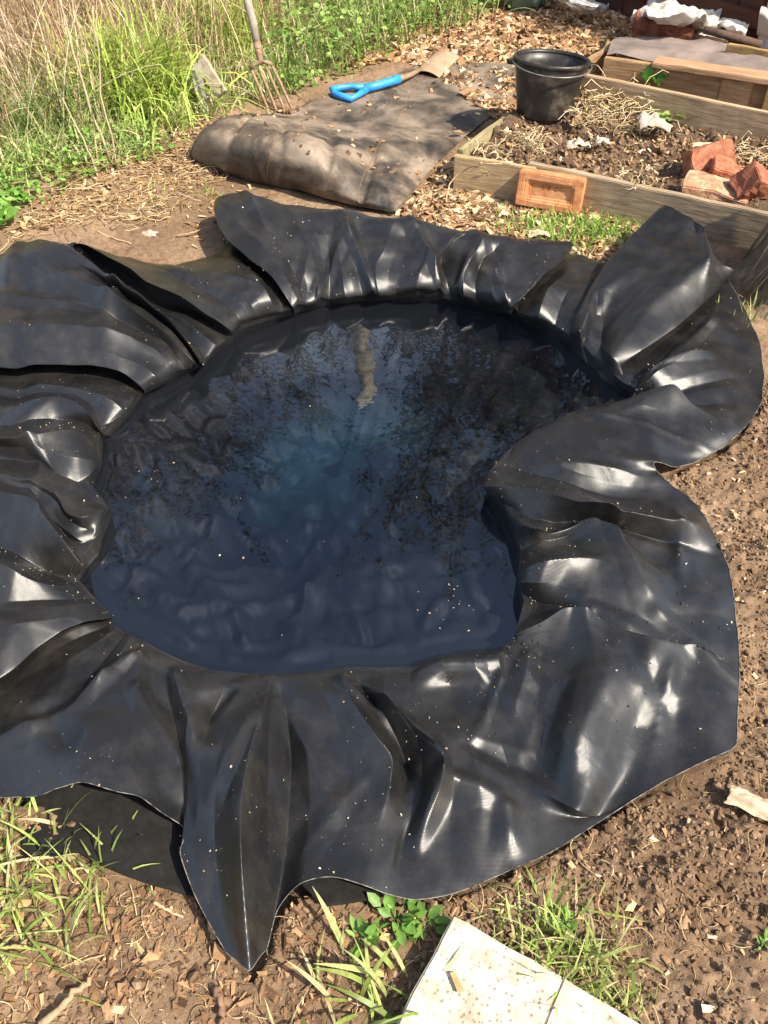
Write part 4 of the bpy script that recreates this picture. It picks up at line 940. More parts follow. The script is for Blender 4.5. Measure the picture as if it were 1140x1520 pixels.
# ---- bricks
def brick_mesh(L_, W_, H_, seed, chip=.014, frog=None):
    bm = bmesh.new(); bmesh.ops.create_cube(bm, size=1); bmesh.ops.scale(bm, vec=(L_, W_, H_), verts=bm.verts)
    bmesh.ops.bevel(bm, geom=bm.edges[:], offset=.004, segments=2, affect='EDGES')
    bmesh.ops.subdivide_edges(bm, edges=bm.edges[:], cuts=3, use_grid_fill=True)
    for v in bm.verts:
        q = v.co * 22 + Vector((seed, 0, 0)); n_ = Vector((mnoise.noise(q), mnoise.noise(q + Vector((5, 3, 0))), mnoise.noise(q + Vector((0, 9, 4)))))
        v.co += n_ * chip * .9 + Vector([mnoise.noise(v.co * 70 + Vector((k * 9, seed, 0))) for k in range(3)]) * .002
    me = bpy.data.meshes.new("brick"); bm.to_mesh(me); bm.free(); return me
def brick(px, py, z, dims, rot, label, seed, mat=None, tint=(1, 1, 1), name="brick", group="broken bricks in the corner of the bed", chip=.012, loc=None):
    me = brick_mesh(*dims, seed, chip); me.materials.append(mat or M_BRICK)
    c = np.ones((len(me.vertices), 4), np.float32); c[:, :3] = tint
    me.color_attributes.new("Col", 'FLOAT_COLOR', 'POINT').data.foreach_set("color", c.ravel())
    o = bpy.data.objects.new(name, me); COL.objects.link(o); o.location = P(px, py, z) if loc is None else loc
    o.rotation_euler = [R(a) for a in rot]
    return tag(o, label, "brick", group)
brick(1052, 238, .135, (.17, .105, .07), (62, -8, 18), "largest red brick, mortar along its top, propped on edge in the bed", 1)
brick(1076, 256, .125, (.11, .08, .05), (15, 20, -10), "small orange-red brick wedge between the large brick and the flat pink piece", 2, tint=(1.15, 1, .95))
brick(1062, 283, .10, (.22, .12, .05), (6, 4, -22), "flat pinkish brick piece lying along the plank's top", 3, tint=(1.3, 1.9, 2.1))
brick(1118, 274, .14, (.10, .09, .095), (30, 30, 25), "chunky red brick half at the right edge of the bed", 4, tint=(.95, .9, .9))
# mortar crust on the largest
scrap("mortar", 1052, 215, .175, .065, .018, .012, None, None, noise_mat("mortar", [(.3, (.42, .33, .18)), (.7, (.60, .50, .32))], 40, bump=.6), 21)
mo = bpy.data.objects["mortar"]; del mo
bpy.data.objects["mortar"].parent = bpy.data.objects["brick"]; bpy.data.objects["mortar"].matrix_parent_inverse = Matrix_inv = (bpy.context.view_layer.update() or bpy.data.objects["brick"].matrix_world.inverted())
# upright frogged brick with its stamp
cL, cR = P(763, 304, .0), P(858, 320, .0)
ax = Vector(cR - cL); ax.z = 0; BL = ax.length; ax.normalize(); BH = .118
fbv, fbf = [], []
Wd, fr_, dp = .065, .030, .013
xs = [0, .028, .045, BL - .045, BL - .028, BL]; zs = [0, .026, .036, BH - .036, BH - .026, BH]
bm = bmesh.new(); gridv = {}
for i, x in enumerate(xs):
    for j, z in enumerate(zs):
        dpt = dp if (2 <= i <= 3 and 2 <= j <= 3) else (0 if (i in (0, 5) or j in (0, 5) or i in (1, 4) or j in (1, 4)) else 0)
        gridv[i, j] = bm.verts.new((x, dpt, z))
for i in range(5):
    for j in range(5): bm.faces.new((gridv[i, j], gridv[i + 1, j], gridv[i + 1, j + 1], gridv[i, j + 1]))
bk = [bm.verts.new((x, Wd, z)) for x, z in ((0, 0), (BL, 0), (BL, BH), (0, BH))]
bm.faces.new([bk[3], bk[2], bk[1], bk[0]])
bm.faces.new([bk[0], bk[1]] + [gridv[i, 0] for i in range(5, -1, -1)]); bm.faces.new([bk[2], bk[3]] + [gridv[i, 5] for i in range(6)])
bm.faces.new([bk[3], bk[0]] + [gridv[0, j] for j in range(6)]); bm.faces.new([bk[1], bk[2]] + [gridv[5, j] for j in range(5, -1, -1)])
bmesh.ops.recalc_face_normals(bm, faces=bm.faces)
bmesh.ops.bevel(bm, geom=[e for e in bm.edges if e.calc_face_angle(0) > .3], offset=.004, segments=2, affect='EDGES')
for v in bm.verts:
    q = v.co * 30; v.co += Vector((mnoise.noise(q), mnoise.noise(q + Vector((4, 4, 0))), mnoise.noise(q + Vector((0, 8, 4))))) * .003
me = bpy.data.meshes.new("brick"); bm.to_mesh(me); bm.free(); me.materials.append(M_BRICKO)
c = np.ones((len(me.vertices), 4), np.float32); me.color_attributes.new("Col", 'FLOAT_COLOR', 'POINT').data.foreach_set("color", c.ravel())
fb_o = bpy.data.objects.new("brick", me); COL.objects.link(fb_o); fb_o.location = cL + np.array([0, -.0, .0])
fb_o.rotation_euler = (R(-9), R(0), math.atan2(ax.y, ax.x))
tag(fb_o, "orange brick standing upright on its edge, stamped hollow facing the pond, leaning on the plank", "brick")
def stamp(txt, x, z, size, ext, mat, y):
    cu = bpy.data.curves.new("stamp", 'FONT'); cu.body = txt; cu.size = size; cu.extrude = ext; cu.align_x = 'CENTER'; cu.space_character = 1.25
    to = bpy.data.objects.new("stamp", cu); COL.objects.link(to); bpy.context.view_layer.update()
    dg = bpy.context.evaluated_depsgraph_get(); me_ = bpy.data.meshes.new_from_object(to.evaluated_get(dg)); bpy.data.objects.remove(to)
    me_.materials.append(mat); o_ = bpy.data.objects.new("stamp", me_); COL.objects.link(o_); o_.parent = fb_o
    o_.location = (x, y, z); o_.rotation_euler = (R(90), 0, 0); return o_
M_STAMP = noise_mat("stamp_clay", [(.3, (.16, .06, .022)), (.7, (.24, .10, .04))], 60, bump=.2)
M_STAMP2 = noise_mat("stamp_clay_faint", [(.3, (.36, .17, .065)), (.7, (.46, .22, .09))], 60, bump=.2)
stamp("L B C", BL * .5, .066, .020, .0015, M_STAMP, dp - .0005)
stamp("PHORPRES", BL * .5, .046, .013, .0008, M_STAMP2, dp - .0003)

# ---- bucket
bc = P(806, 171, .098)
bk_ = empty("bucket", bc, "black plastic builder's bucket standing in the corner of the raised bed", "bucket")
def lathe(prof_, n=64, c=(0, 0, 0), tiltx=0, tilty=0):
    pr_ = np.array(prof_); a = np.linspace(0, 2 * np.pi, n, endpoint=False)
    v = np.stack([pr_[None, :, 0] * np.cos(a)[:, None], pr_[None, :, 0] * np.sin(a)[:, None], np.broadcast_to(pr_[:, 1], (n, len(pr_)))], -1)
    return v.reshape(-1, 3), grid_faces(n, len(pr_), True)
def tiltv(v): 
    a, b = R(-5), R(3); v = np.asarray(v)
    y, z = v[:, 1] * math.cos(a) - v[:, 2] * math.sin(a), v[:, 1] * math.sin(a) + v[:, 2] * math.cos(a); x = v[:, 0]
    return np.stack([x * math.cos(b) + z * math.sin(b), y, -x * math.sin(b) + z * math.cos(b)], -1) + bc
HB = PY(806, 89, bc[1])[2] - bc[2]
v, f = lathe([(0, .004), (.104, .004), (.108, .010), (.112, .04), (.136, HB - .035), (.1365, HB - .033), (.1375, HB - .006)] )
v2, f2 = lathe([(.1375, HB - .006), (.1345, HB - .006), (.131, HB - .04), (.106, .02), (.100, .014), (0, .014)])
A = Acc(); A.add(tiltv(v), f); A.add(tiltv(v2), f2); A.build("body", M_BUCKET, bk_)
v, f = lathe([(.137, HB - .012), (.143, HB - .013), (.148, HB - .008), (.149, HB), (.145, HB + .005), (.138, HB + .004), (.1335, HB - .001), (.1335, HB - .007), (.137, HB - .012)])
mk("rim", tiltv(v), f, M_BUCKET, bk_)
# bail resting round the front of the rim, and the two ears
t = np.linspace(0, 1, 30); an = R(2) + t * R(-182) ; r_ = .153 + .006 * np.sin(t * np.pi)
hz = HB - .010 - .020 * np.sin(t * np.pi)
v, f = tube(tiltv(np.stack([r_ * np.cos(an), r_ * np.sin(an), hz], 1)), .0030, 8)
mk("handle", v, f, noise_mat("handle_wire", [(.3, (.05, .05, .045)), (.7, (.16, .15, .13))], 40, bump=0, rough=.35, spec=.7), bk_)
for sgn in (0, math.pi):
    A = Acc()
    lv = np.array([[.140, -.022, HB - .004], [.178, -.010, HB - .010], [.178, .010, HB - .010], [.140, .022, HB - .004], [.140, -.022, HB - .026], [.170, -.008, HB - .026], [.170, .008, HB - .026], [.140, .022, HB - .026]])
    cc, ss = math.cos(sgn), math.sin(sgn); lv = np.stack([lv[:, 0] * cc - lv[:, 1] * ss, lv[:, 0] * ss + lv[:, 1] * cc, lv[:, 2]], 1)
    A.add(tiltv(lv), np.array([[0,1,2,3],[7,6,5,4],[0,4,5,1],[1,5,6,2],[2,6,7,3],[3,7,4,0]])); e_ = A.build("handle_lug", M_BUCKET, bk_, False)
    bv = e_.modifiers.new("b", 'BEVEL'); bv.width = .004; bv.segments = 3

# ---- rolled weed membrane
GS = [
 [(288,232,3),(287,226,5),(290,218,7),(294,210,9),(298,205,9),(300,203,8),(302,203,6),(303,205,5)],
 [(300,250,0),(285,228,6),(300,197,13),(325,180,14),(355,172,11),(385,168,8),(405,166,5),(425,164,2)],
 [(345,264,0),(335,248,6),(340,215,14),(358,190,16.5),(385,174,13),(408,169,9),(428,167,6),(442,165,3)],
 [(385,273,0),(380,256,6),(385,222,14),(395,197,17),(412,179,14),(425,174,10),(440,165,6),(462,150,3)],
 [(430,282,0),(425,265,5.5),(430,235,13),(440,208,16.5),(452,188,13),(466,176,9),(490,150,4),(520,128,2.5)],
 [(485,296,0),(480,280,5),(487,250,12),(497,224,14),(508,202,10),(522,185,6),(545,150,3),(570,116,2.5)],
 [(530,307,0),(525,292,4),(532,264,10),(543,238,12),(555,218,8),(572,195,5),(600,145,2),(630,95,2)],
 [(566,313,0),(562,300,3),(570,275,8),(582,252,9),(594,232,6),(620,196,2),(660,145,1.5),(705,93,2)],
 [(588,316,0),(592,303,2),(602,282,3.5),(615,262,3),(632,240,1.5),(672,195,1),(722,143,1),(770,98,1.5)],
 [(600,304,0),(608,292,.8),(620,275,1),(640,252,1),(662,230,1),(700,195,1),(745,160,1),(800,120,1)],
]
GS = [[(x, y, z * [1, 1, 1.05, 1.05, .75, .25, .55, 1][k]) for k, (x, y, z) in enumerate(r)] if 0 < i < 6 else [(x, y, z * (.7 if 1 < k else .9)) for k, (x, y, z) in enumerate(r)] for i, r in enumerate(GS)]
gg, _ = loft([world_st(r) for r in GS], 110, False, du=.012, tens=.45)
uu, ww = gg[..., 0], gg[..., 1]
gg[..., 2] += ((fbm(uu * 9, ww * 9, 201, 5, .6) - .5) * .024 + (np.abs(fbm(uu * 6, ww * 6, 203, 3) - .5)) * .045) * np.interp(np.arange(110), [0, 55, 78, 110], [1, 1, .3, .3])[None]
uf = np.linspace(0, 1, len(gg))[:, None]; rowm = np.interp(np.arange(110), [4, 16, 50, 66, 74], [0, 1, 1, .4, 0])[None]
for us in (.2, .33, .47, .6, .74): gg[..., 2] -= .016 * np.exp(-((uf - us - .02 * np.sin(np.arange(110) / 17)[None]) / .014) ** 2) * rowm
gg = relax(gg, gg, False, it=50, stretch=.02, att=.05, bend=.1, seed=12)
gg[..., 2] = np.maximum(gg[..., 2], .003 + 0 * gg[..., 2])
mem = empty("weed_membrane", (.1, 3.4, 0), "muddy dark woven ground sheet, flat on the ground and rolled up along its front", "ground sheet")
ms_ = mk("sheet", gg.reshape(-1, 3), grid_faces(gg.shape[0], gg.shape[1]), M_SHEET, mem)
for k, fr2 in enumerate((.2, .47, .74)):
    row = gg[int(fr2 * (len(gg) - 1))]; q0 = 8 if k < 4 else 30
    v, f = tube(row[q0:] + [0, 0, .0012], .0013, 5); mk("seam", v, f, M_CORD, mem)
# mud and litter lying on the sheet
idx = rg.integers(0, gg.shape[0], 200), rg.integers(38, 110, 200)
s = np.exp(rg.normal(math.log(.006), .5, 200)).clip(.002, .012)
tag(scatter("litter", gg[idx] + np.stack([0 * s, 0 * s, s * .3], 1), np.stack([s, s * .6, s * .3], 1), (BV, BF), rg, M_CHIP, pick(rg, 200, [(.12, .075, .045), (.35, .2, .1), (.2, .12, .07), (.5, .36, .2)]), .3, .2), "chips and crumbs lying on the muddy ground sheet", "litter", kind="stuff")
for (px, py, sz, lb_) in [(692, 138, .05, "flat torn piece of brown bark on the ground sheet left of the bucket"), (648, 122, .02, "small curled orange bark piece on the ground sheet"), (680, 200, .022, "rust-brown clod on the sheet by the bed's side plank")]:
    c = P(px, py, .02); g = np.random.default_rng(px)
    o = scatter("bark_piece", c[None] + [[0, 0, .01]], np.array([[sz, sz * .55, sz * .22]]), (IV, IF), g, M_CHIP, np.array([[.30, .18, .10]]), .15, .25); tag(o, lb_, "bark", "bark pieces on the ground sheet")

# ---- spade with blue handle lying on the sheet
sp0 = P(545, 131, .045); sp1 = P(592, 117, .05)
spd = empty("spade", P(560, 130, .02), "spade with bright blue plastic handle lying on the muddy sheet", "spade")
v, f = tube([P(541, 132, .045), P(560, 127, .046), P(580, 121, .048), P(593, 117, .05)], [.019, .018, .018, .0175], 14)
mk("shaft", v, f, M_BLUE, spd)
pl = [P(x, y, z) for x, y, z in [(543,131,.045),(524,128,.047),(505,130,.05),(493,133,.048),(497,139,.042),(508,143,.038),(521,147,.035),(530,142,.038),(543,133,.045)]]
v, f = tube(pl, [.018, .013, .013, .015, .014, .014, .015, .012, .017], 10); mk("grip", v, f, M_BLUE, spd)
v, f = tube([P(591, 117.5, .05), P(600, 115, .048), P(612, 110, .04), P(624, 103, .035)], [.0165, .012, .011, .009], 10); mk("socket", v, f, M_RUST, spd)
cor = [P(613, 108, .02), P(652, 115, .022), P(683, 84, .025), P(645, 78, .022)]
n = 12; a, b = np.meshgrid(np.linspace(0, 1, n), np.linspace(0, 1, n), indexing='ij')
q = ((1 - a) * (1 - b))[..., None] * cor[0] + (a * (1 - b))[..., None] * cor[1] + (a * b)[..., None] * cor[2] + ((1 - a) * b)[..., None] * cor[3]
q[..., 2] += .018 * (1 - (2 * a - 1) ** 2) 
bl = mk("blade", q.reshape(-1, 3), grid_faces(n, n), noise_mat("muddy_blade", [(.3, (.30, .19, .12)), (.7, (.42, .29, .19))], 20, bump=.3), spd)
sd = bl.modifiers.new("s", 'SOLIDIFY'); sd.thickness = .003

# ---- garden fork stuck in the ground
fy = P(418, 168, .02)[1]
fk = empty("garden_fork", P(418, 168, 0), "rusty four-tined garden fork standing in the grass with a grey wooden shaft", "garden fork")
tops = [PY(373, 103, fy + .03), PY(384, 100, fy + .03), PY(394, 98, fy + .03), PY(404, 98, fy + .03)]
tips = [PY(402, 174, fy), PY(414, 174, fy), PY(426, 172, fy), PY(437, 170, fy)]
for a, b in zip(tops, tips):
    v, f = tube([a, a * .66 + b * .34 + [0, .006, 0], a * .33 + b * .67 + [0, .006, 0], b, b + (b - a) * .12], [.0068, .007, .0065, .006, .004], 6); mk("tine", v, f, M_RUST, fk)
hd = PY(387, 91, fy + .035)
v, f = tube([tops[0] + [0, 0, .0], PY(375, 97, fy + .03), PY(381, 95, fy + .03), hd, PY(397, 92, fy + .03), PY(402, 94, fy + .03), tops[3]], [.007, .008, .009, .013, .009, .008, .007], 8); mk("head", v, f, M_RUST, fk)
v, f = tube([hd + [0, 0, -.01], PY(384, 78, fy + .05), PY(381, 62, fy + .06)], [.012, .014, .016], 10); mk("socket", v, f, M_RUST, fk)
v, f = tube([PY(381, 64, fy + .06), PY(375, 30, fy + .09), PY(367, 0, fy + .12), PY(352, -60, fy + .17)], [.0155, .0165, .0165, .016], 12); mk("shaft", v, f, noise_mat("shaft_wood", [(.3, (.20, .17, .13)), (.7, (.38, .34, .28))], 12, stretch=(4, 4, .4)), fk)
ht = PY(352, -60, fy + .17)
v, f = tube([ht + [-.05, 0, .09], ht + [-.045, 0, .03], ht, ht + [.045, 0, .03], ht + [.05, 0, .09], ht + [-.05, 0, .09]], .011, 8); mk("grip", v, f, M_RUST, fk)

# ---- broken weathered posts in the grass
def plank3(name, pts, w, th, mat, label, cat, group=None):
    v, f = tube(pts, 1, 4); n = len(pts); pts = np.array(pts)
    t = pts[-1] - pts[0]; t /= np.linalg.norm(t); s = np.cross(t, [0, 1, 0]); s /= np.linalg.norm(s); d = np.cross(s, t)
    vv_ = []
    g = np.random.default_rng(len(label))
    m_ = 14
    for k in range(m_):
        c = pts[0] + (pts[-1] - pts[0]) * k / (m_ - 1); e = 1 + g.normal(0, .05)
        for a, b in ((-1, -1), (1, -1), (1, 1), (-1, 1)): vv_.append(c + s * a * w * e + d * b * th)
    vv_ = np.array(vv_)
    vv_[-4:] += t * g.uniform(-.02, .02, (4, 1))
    fs = [np.array([[k * 4 + j, k * 4 + (j + 1) % 4, k * 4 + 4 + (j + 1) % 4, k * 4 + 4 + j] for k in range(m_ - 1) for j in range(4)]), np.array([[3, 2, 1, 0], [m_ * 4 - 4, m_ * 4 - 3, m_ * 4 - 2, m_ * 4 - 1]])]
    o = mk(name, vv_, fs, mat, None, False); return tag(o, label, cat, group)
fy2 = P(305, 186, .0)[1]
plank3("wooden_stake", [PY(307, 186, fy2), PY(291, 96, fy2 + .03)], .020, .012, M_GREYW, "upright grey weathered stake at the rolled sheet's left end", "stake", "weathered stakes")
plank3("wooden_stake", [PY(330, 140, fy2 - .02), PY(299, 92, fy2 + .05)], .023, .014, noise_mat("mossy_wood", [(.3, (.17, .12, .07)), (.7, (.45, .40, .30))], 16, 7, .85, .5, 30, .004), "short slanting brown and cream stake resting against the grey one", "stake", "weathered stakes")

# ---- pale concrete slab in front
s0, s1, s2 = P(673, 1357, .04), P(575, 1545, .04), P(985, 1538, .04)
m, nt, b = new_mat("pale_slab"); L = nt.links.new
tc = N(nt, "ShaderNodeTexCoord")
vo = N(nt, "ShaderNodeTexVoronoi", Scale=110, Randomness=1.0); L(tc.outputs['Object'], vo.inputs["Vector"])
vr = ramp(nt, vo.outputs[0], [(.05, g3(1)), (.34, g3(0))])
nn = N(nt, "ShaderNodeTexNoise", Scale=9, Detail=5, Roughness=.6); L(tc.outputs['Object'], nn.inputs["Vector"]); nr = ramp(nt, nn.outputs[0], [(.34, g3(.12)), (.62, g3(1))])
mu = N(nt, "ShaderNodeMath", operation='MULTIPLY'); L(vr.outputs[0], mu.inputs[0]); L(nr.outputs[0], mu.inputs[1])
n5 = N(nt, "ShaderNodeTexNoise", Scale=30, Detail=7); L(tc.outputs['Object'], n5.inputs["Vector"]); c5 = ramp(nt, n5.outputs[0], [(.3, (.30, .245, .17)), (.5, (.47, .41, .31)), (.68, (.57, .52, .41))])
mi = N(nt, "ShaderNodeMix", data_type='RGBA'); L(mu.outputs[0], mi.inputs[0]); L(c5.outputs[0], mi.inputs[6]); mi.inputs[7].default_value = (.24, .14, .075, 1)
L(mi.outputs[2], b.inputs["Base Color"]); b.inputs["Roughness"].default_value = .85
bp = N(nt, "ShaderNodeBump", Strength=.5, Distance=.003, Height=0); bp.invert = True; L(mu.outputs[0], bp.inputs["Height"])
bp2 = N(nt, "ShaderNodeBump", Strength=.4, Distance=.002); n6 = N(nt, "ShaderNodeTexNoise", Scale=180, Detail=6); L(tc.outputs['Object'], n6.inputs["Vector"]); L(n6.outputs[0], bp2.inputs["Height"]); L(bp.outputs[0], bp2.inputs["Normal"])
L(bp2.outputs[0], b.inputs["Normal"]); M_SLAB = m
def prism(name, top, zb, mat, parent, bev=.003, sub=7, nz=.0035):
    bm = bmesh.new(); tv = [bm.verts.new(p) for p in top]; bv_ = [bm.verts.new((p[0], p[1], zb)) for p in top]
    bm.faces.new(tv); bm.faces.new(bv_[::-1]); n = len(top)
    for i in range(n): bm.faces.new((tv[i], bv_[i], bv_[(i + 1) % n], tv[(i + 1) % n]))
    bmesh.ops.recalc_face_normals(bm, faces=bm.faces)
    bmesh.ops.bevel(bm, geom=bm.edges[:], offset=bev, segments=2, affect='EDGES')
    bmesh.ops.subdivide_edges(bm, edges=bm.edges[:], cuts=sub, use_grid_fill=True)
    bmesh.ops.triangulate(bm, faces=[f for f in bm.faces if len(f.verts) > 4])
    for v in bm.verts:
        q = v.co * 45; v.co += Vector((mnoise.noise(q), mnoise.noise(q + Vector((5, 5, 0))), mnoise.noise(q + Vector((0, 8, 4))) * .5)) * nz
    if parent is not None:
        po = Vector(parent_origin(parent))
        for v in bm.verts: v.co -= po
    me = bpy.data.meshes.new(name); bm.to_mesh(me); bm.free(); me.materials.append(mat)
    o = bpy.data.objects.new(name, me); COL.objects.link(o)
    if parent is not None: o.parent = parent
    return o
e1 = s1 - s0; e2 = s2 - s0
f_ = .545
slab1 = prism("concrete_slab", [s0, s0 + e2 * f_, s0 + e2 * f_ + e1 * 1.3, s0 + e1 * 1.3], -.01, M_SLAB, None)
tag(slab1, "large pale dimpled concrete slab with brown specks in the foreground", "slab")
dz = np.array([0, 0, -.003])
slab2 = prism("concrete_slab", [s0 + e2 * (f_ + .002) + dz, s2 + dz, s2 + e1 * 1.2 + dz, s0 + e2 * (f_ + .002) + e1 * 1.3 + dz], -.01, M_SLAB, None)
tag(slab2, "smaller pale slab fragment right of the crack, bordered by grass", "slab")
sc = scatter("wood_chip", P(678, 1458, .046)[None], np.array([[.013, .0045, .002]]), (BV, BF), np.random.default_rng(5), M_CHIP, np.array([[.42, .27, .13]]), .1, .1)
tag(sc, "orange wood chip lying on the pale slab", "wood chip")

# ---- underlay showing below the liner's front hem
UL = []
for x0, y0, x1, y1, z in [(30,1150,40,1185,1),(60,1120,36,1272,1),(100,1120,110,1268,1.5),(150,1120,150,1285,2),(200,1130,215,1310,2.5),(250,1150,283,1330,1.5),(300,1200,300,1325,.3),(360,1200,360,1300,.3),(430,1200,430,1300,.3),(452,1240,455,1322,1),(478,1240,480,1344,1.5),(510,1240,520,1340,1.5),(545,1240,562,1335,1),(580,1240,590,1322,.5)]:
    UL.append([P(x0 + (x1 - x0) * t, y0 + (y1 - y0) * t, z / 100 - .02 * (1 - t)) for t in (0, .33, .66, 1)])
ug, _ = loft(UL, 26, False, du=.006, tens=.4)
ug[..., 2] += (fbm(ug[..., 0] * 18, ug[..., 1] * 18, 7, 3) - .4) * .014
ul = mk("underlay", ug.reshape(-1, 3), grid_faces(ug.shape[0], 26), M_FELT)
sd = ul.modifiers.new("s", 'SOLIDIFY'); sd.thickness = .003
tag(ul, "black felt underlay hanging out beneath the liner's front hem", "underlay")

# ---- second bed, further back
bed2 = empty("raised_bed", (1.6, 4.3, 0), "further raised bed of pale boards covered with a grey sheet, before the brown fence", "raised bed")
a2, b2_ = P(898, 84, .22), P(1135, 117, .22); d2 = b2_ - a2
board("board", (a2[0], a2[1], -.02), (b2_[0] + d2[0] * .4, b2_[1] + d2[1] * .4, -.02), .24, .03, M_WOOD, parent=bed2, tint=(.95, .74, .55))
a3, b3 = P(971, 86, .235), P(1140, 122, .235)
board("board", (a3[0], a3[1] - .01, .215), (b3[0] + .3, b3[1] - .06, .215), .02, .10, M_WOOD, parent=bed2, tint=(1.05, .8, .66))["label"] = "flat capping board"
c3, c4 = P(915, 68, .2), P(978, 78, .2)
a4, b4 = P(1081, 64, .24), P(1180, 82, .24)
board("board", (a4[0], a4[1], .05), (b4[0], b4[1], .05), .19, .03, M_WOOD, parent=bed2, tint=(1.0, .82, .5))
e4, e5 = P(872, 82, .2), P(915, 56, .2)
board("board", (e4[0], e4[1], -.02), (e5[0], e5[1], -.02), .2, .03, M_WOOD, parent=bed2, tint=(.9, .7, .55))
# cover sheet
CS = [[P(900, 84, .205), P(905, 70, .2), P(915, 55, .17)], [P(985, 93, .205), P(985, 75, .19), P(985, 58, .19)], [P(1080, 106, .205), P(1075, 85, .2), P(1070, 64, .2)], [P(1190, 122, .2), P(1180, 100, .21), P(1170, 78, .22)]]
cg, _ = loft(CS, 40, False, du=.02, tens=.4); cg[..., 2] += (fbm(cg[..., 0] * 7, cg[..., 1] * 7, 17, 4) - .5) * .05
mk("cover_sheet", cg.reshape(-1, 3), grid_faces(cg.shape[0], 40), noise_mat("grey_sheet", [(.3, (.12, .10, .09)), (.7, (.26, .20, .17))], 6, 8, .7, .5, 30, .006), bed2)
def peg(x0, y0, x1, y1, Y, w, label, tint, H0=None, th=.012):
    a, b = PY(x0, y0, Y), PY(x1, y1, Y + .02); o = plank3("wooden_peg", [a, b], w, th, M_WOOD, label, "peg", "pegs and stubs round the back bed")
    me = o.data; c = np.ones((len(me.vertices), 4), np.float32); c[:, :3] = tint; me.color_attributes.new("Col", 'FLOAT_COLOR', 'POINT').data.foreach_set("color", c.ravel()); return o
yb = P(905, 104, .05)[1]
peg(893, 108, 907, 66, yb - .02, .026, "leaning yellow wooden peg at the back bed's left corner", (1.2, 1.0, .7))
ys_ = a2[1] + (b2_[1] - a2[1]) * .62
st = board("wooden_stub", tuple(P(1068, 112, .2)[:2] + [0, -.045]) + (.02,), tuple(P(1114, 119, .2)[:2] + [0, -.045]) + (.02,), .19, .03, M_WOOD, "broad stubby offcut standing against the back bed's front board", "wood offcut", None, (1.1, .84, .62), j=.003)
st = board("wooden_stub", tuple(P(1131, 121, .2)[:2] + [0, -.07]) + (.02,), tuple(P(1170, 127, .2)[:2] + [0, -.07]) + (.02,), .21, .035, M_WOOD, "offcut standing against the back bed at the right edge of the view", "wood offcut", None, (1.1, .92, .5), j=.003)
peg(940, 124, 949, 92, P(945, 120, .05)[1], .008, "thin upright lath in front of the back bed", (.95, .72, .55), th=.006)
g = np.random.default_rng(4)
def seedling(px, py, z, n, size, label, seed, pitch=(.6, 1.3), spread=.012):
    return leafy(px, py, n, size, label, .8, seed, spread, pitch, z, [(.09, .26, .04), (.13, .32, .05)], "seedling")
seedling(960, 126, .15, 7, .06, "upright leafy seedling behind the bed's back plank", 31)
seedling(977, 128, .15, 7, .05, "smaller seedling to the right behind the back plank", 32)
leafy(1000, 172, 40, .06, "feathery dandelion-like weed at the foot of the bed's back plank", .45, 33, .07, (.0, .5), .13, [(.28, .40, .08), (.20, .33, .06)])
leafy(965, 160, 14, .035, "small weed left of the feathery one by the back plank", .45, 34, .03, (.0, .6), .13, [(.28, .40, .08)])
gq = np.random.default_rng(41); c = P(862, 145, .1)
pp = c[:2] + gq.normal(0, .015, (26, 2)); grass("weed_sprig", np.column_stack([pp, np.full(26, .08)]), gq.uniform(.08, .17, 26), gq, "tall pale sprig growing right of the bucket", "weed", [(.26, .36, .12), (.2, .3, .08)], lean=.2, curve=.3, w=.004)

# ---- big reddish log / brick block and white fleece at the back
brick(980, 52, .17, (.24, .12, .12), (0, 6, -6), "dark reddish-brown block with a rough pale end lying before the white fleece", 14, M_BRICK, (.55, .5, .5), "stone_block", None, .03)
def fleece(name, pts_, label, seed, h=.10, mat=None, cat="fleece", group=None):
    g_, _ = loft([[P(x, y, z / 100) for x, y, z in r] for r in pts_], 46, False, du=.012, tens=.45)
    x, y = g_[..., 0], g_[..., 1]
    g_[..., 2] += (fbm(x * 6, y * 6, seed, 4) - .4) * h + np.abs(fbm(x * 11, y * 11, seed + 3, 3) - .5) * h * .8
    o = mk(name, g_.reshape(-1, 3), grid_faces(g_.shape[0], 46), mat or M_FLEECE)
    return tag(o, label, cat, group)
fleece("white_fleece", [[(933,42,12),(935,36,14),(940,30,8)],[(960,48,12),(960,28,26),(962,20,16)],[(1000,48,12),(1000,25,30),(1000,18,18)],[(1040,50,14),(1040,28,28),(1040,20,18)],[(1062,54,14),(1065,36,20),(1068,30,14)]], "crumpled heap of white garden fleece against the brown fence", 5, group="white fleece by the fence")
fleece("white_fleece", [[(1020,56,14),(1022,52,16),(1024,50,14)],[(1050,62,16),(1052,53,20),(1054,49,16)],[(1080,64,16),(1084,56,18),(1086,52,14)]], "flat strip of white fleece in front of the heap", 6, .04, group="white fleece by the fence")
fleece("white_fleece", [[(1060,48,16),(1063,40,18),(1066,34,14)],[(1085,54,16),(1088,44,20),(1090,38,14)],[(1105,58,16),(1108,48,18),(1110,44,14)]], "low end of fleece right of the dark stick", 8, .07, group="white fleece by the fence")
fleece("white_fleece", [[(1120,62,18),(1122,40,26),(1126,24,30)],[(1150,70,18),(1152,46,26),(1156,26,30)]], "upright fold of fleece at the right edge", 9, .07, group="white fleece by the fence")
v, f = tube([P(1045, 44, .24), P(1085, 54, .22), P(1130, 66, .2)], [.016, .018, .015], 8)
tag(mk("stick", v, f, noise_mat("dark_stick", [(.3, (.06, .035, .025)), (.7, (.13, .08, .055))], 30)), "dark stick lying over the white fleece", "stick")
m, nt, b = new_mat("clear_polythene"); b.inputs["Base Color"].default_value = (.75, .78, .8, 1); b.inputs["Roughness"].default_value = .18; b.inputs["Alpha"].default_value = .5
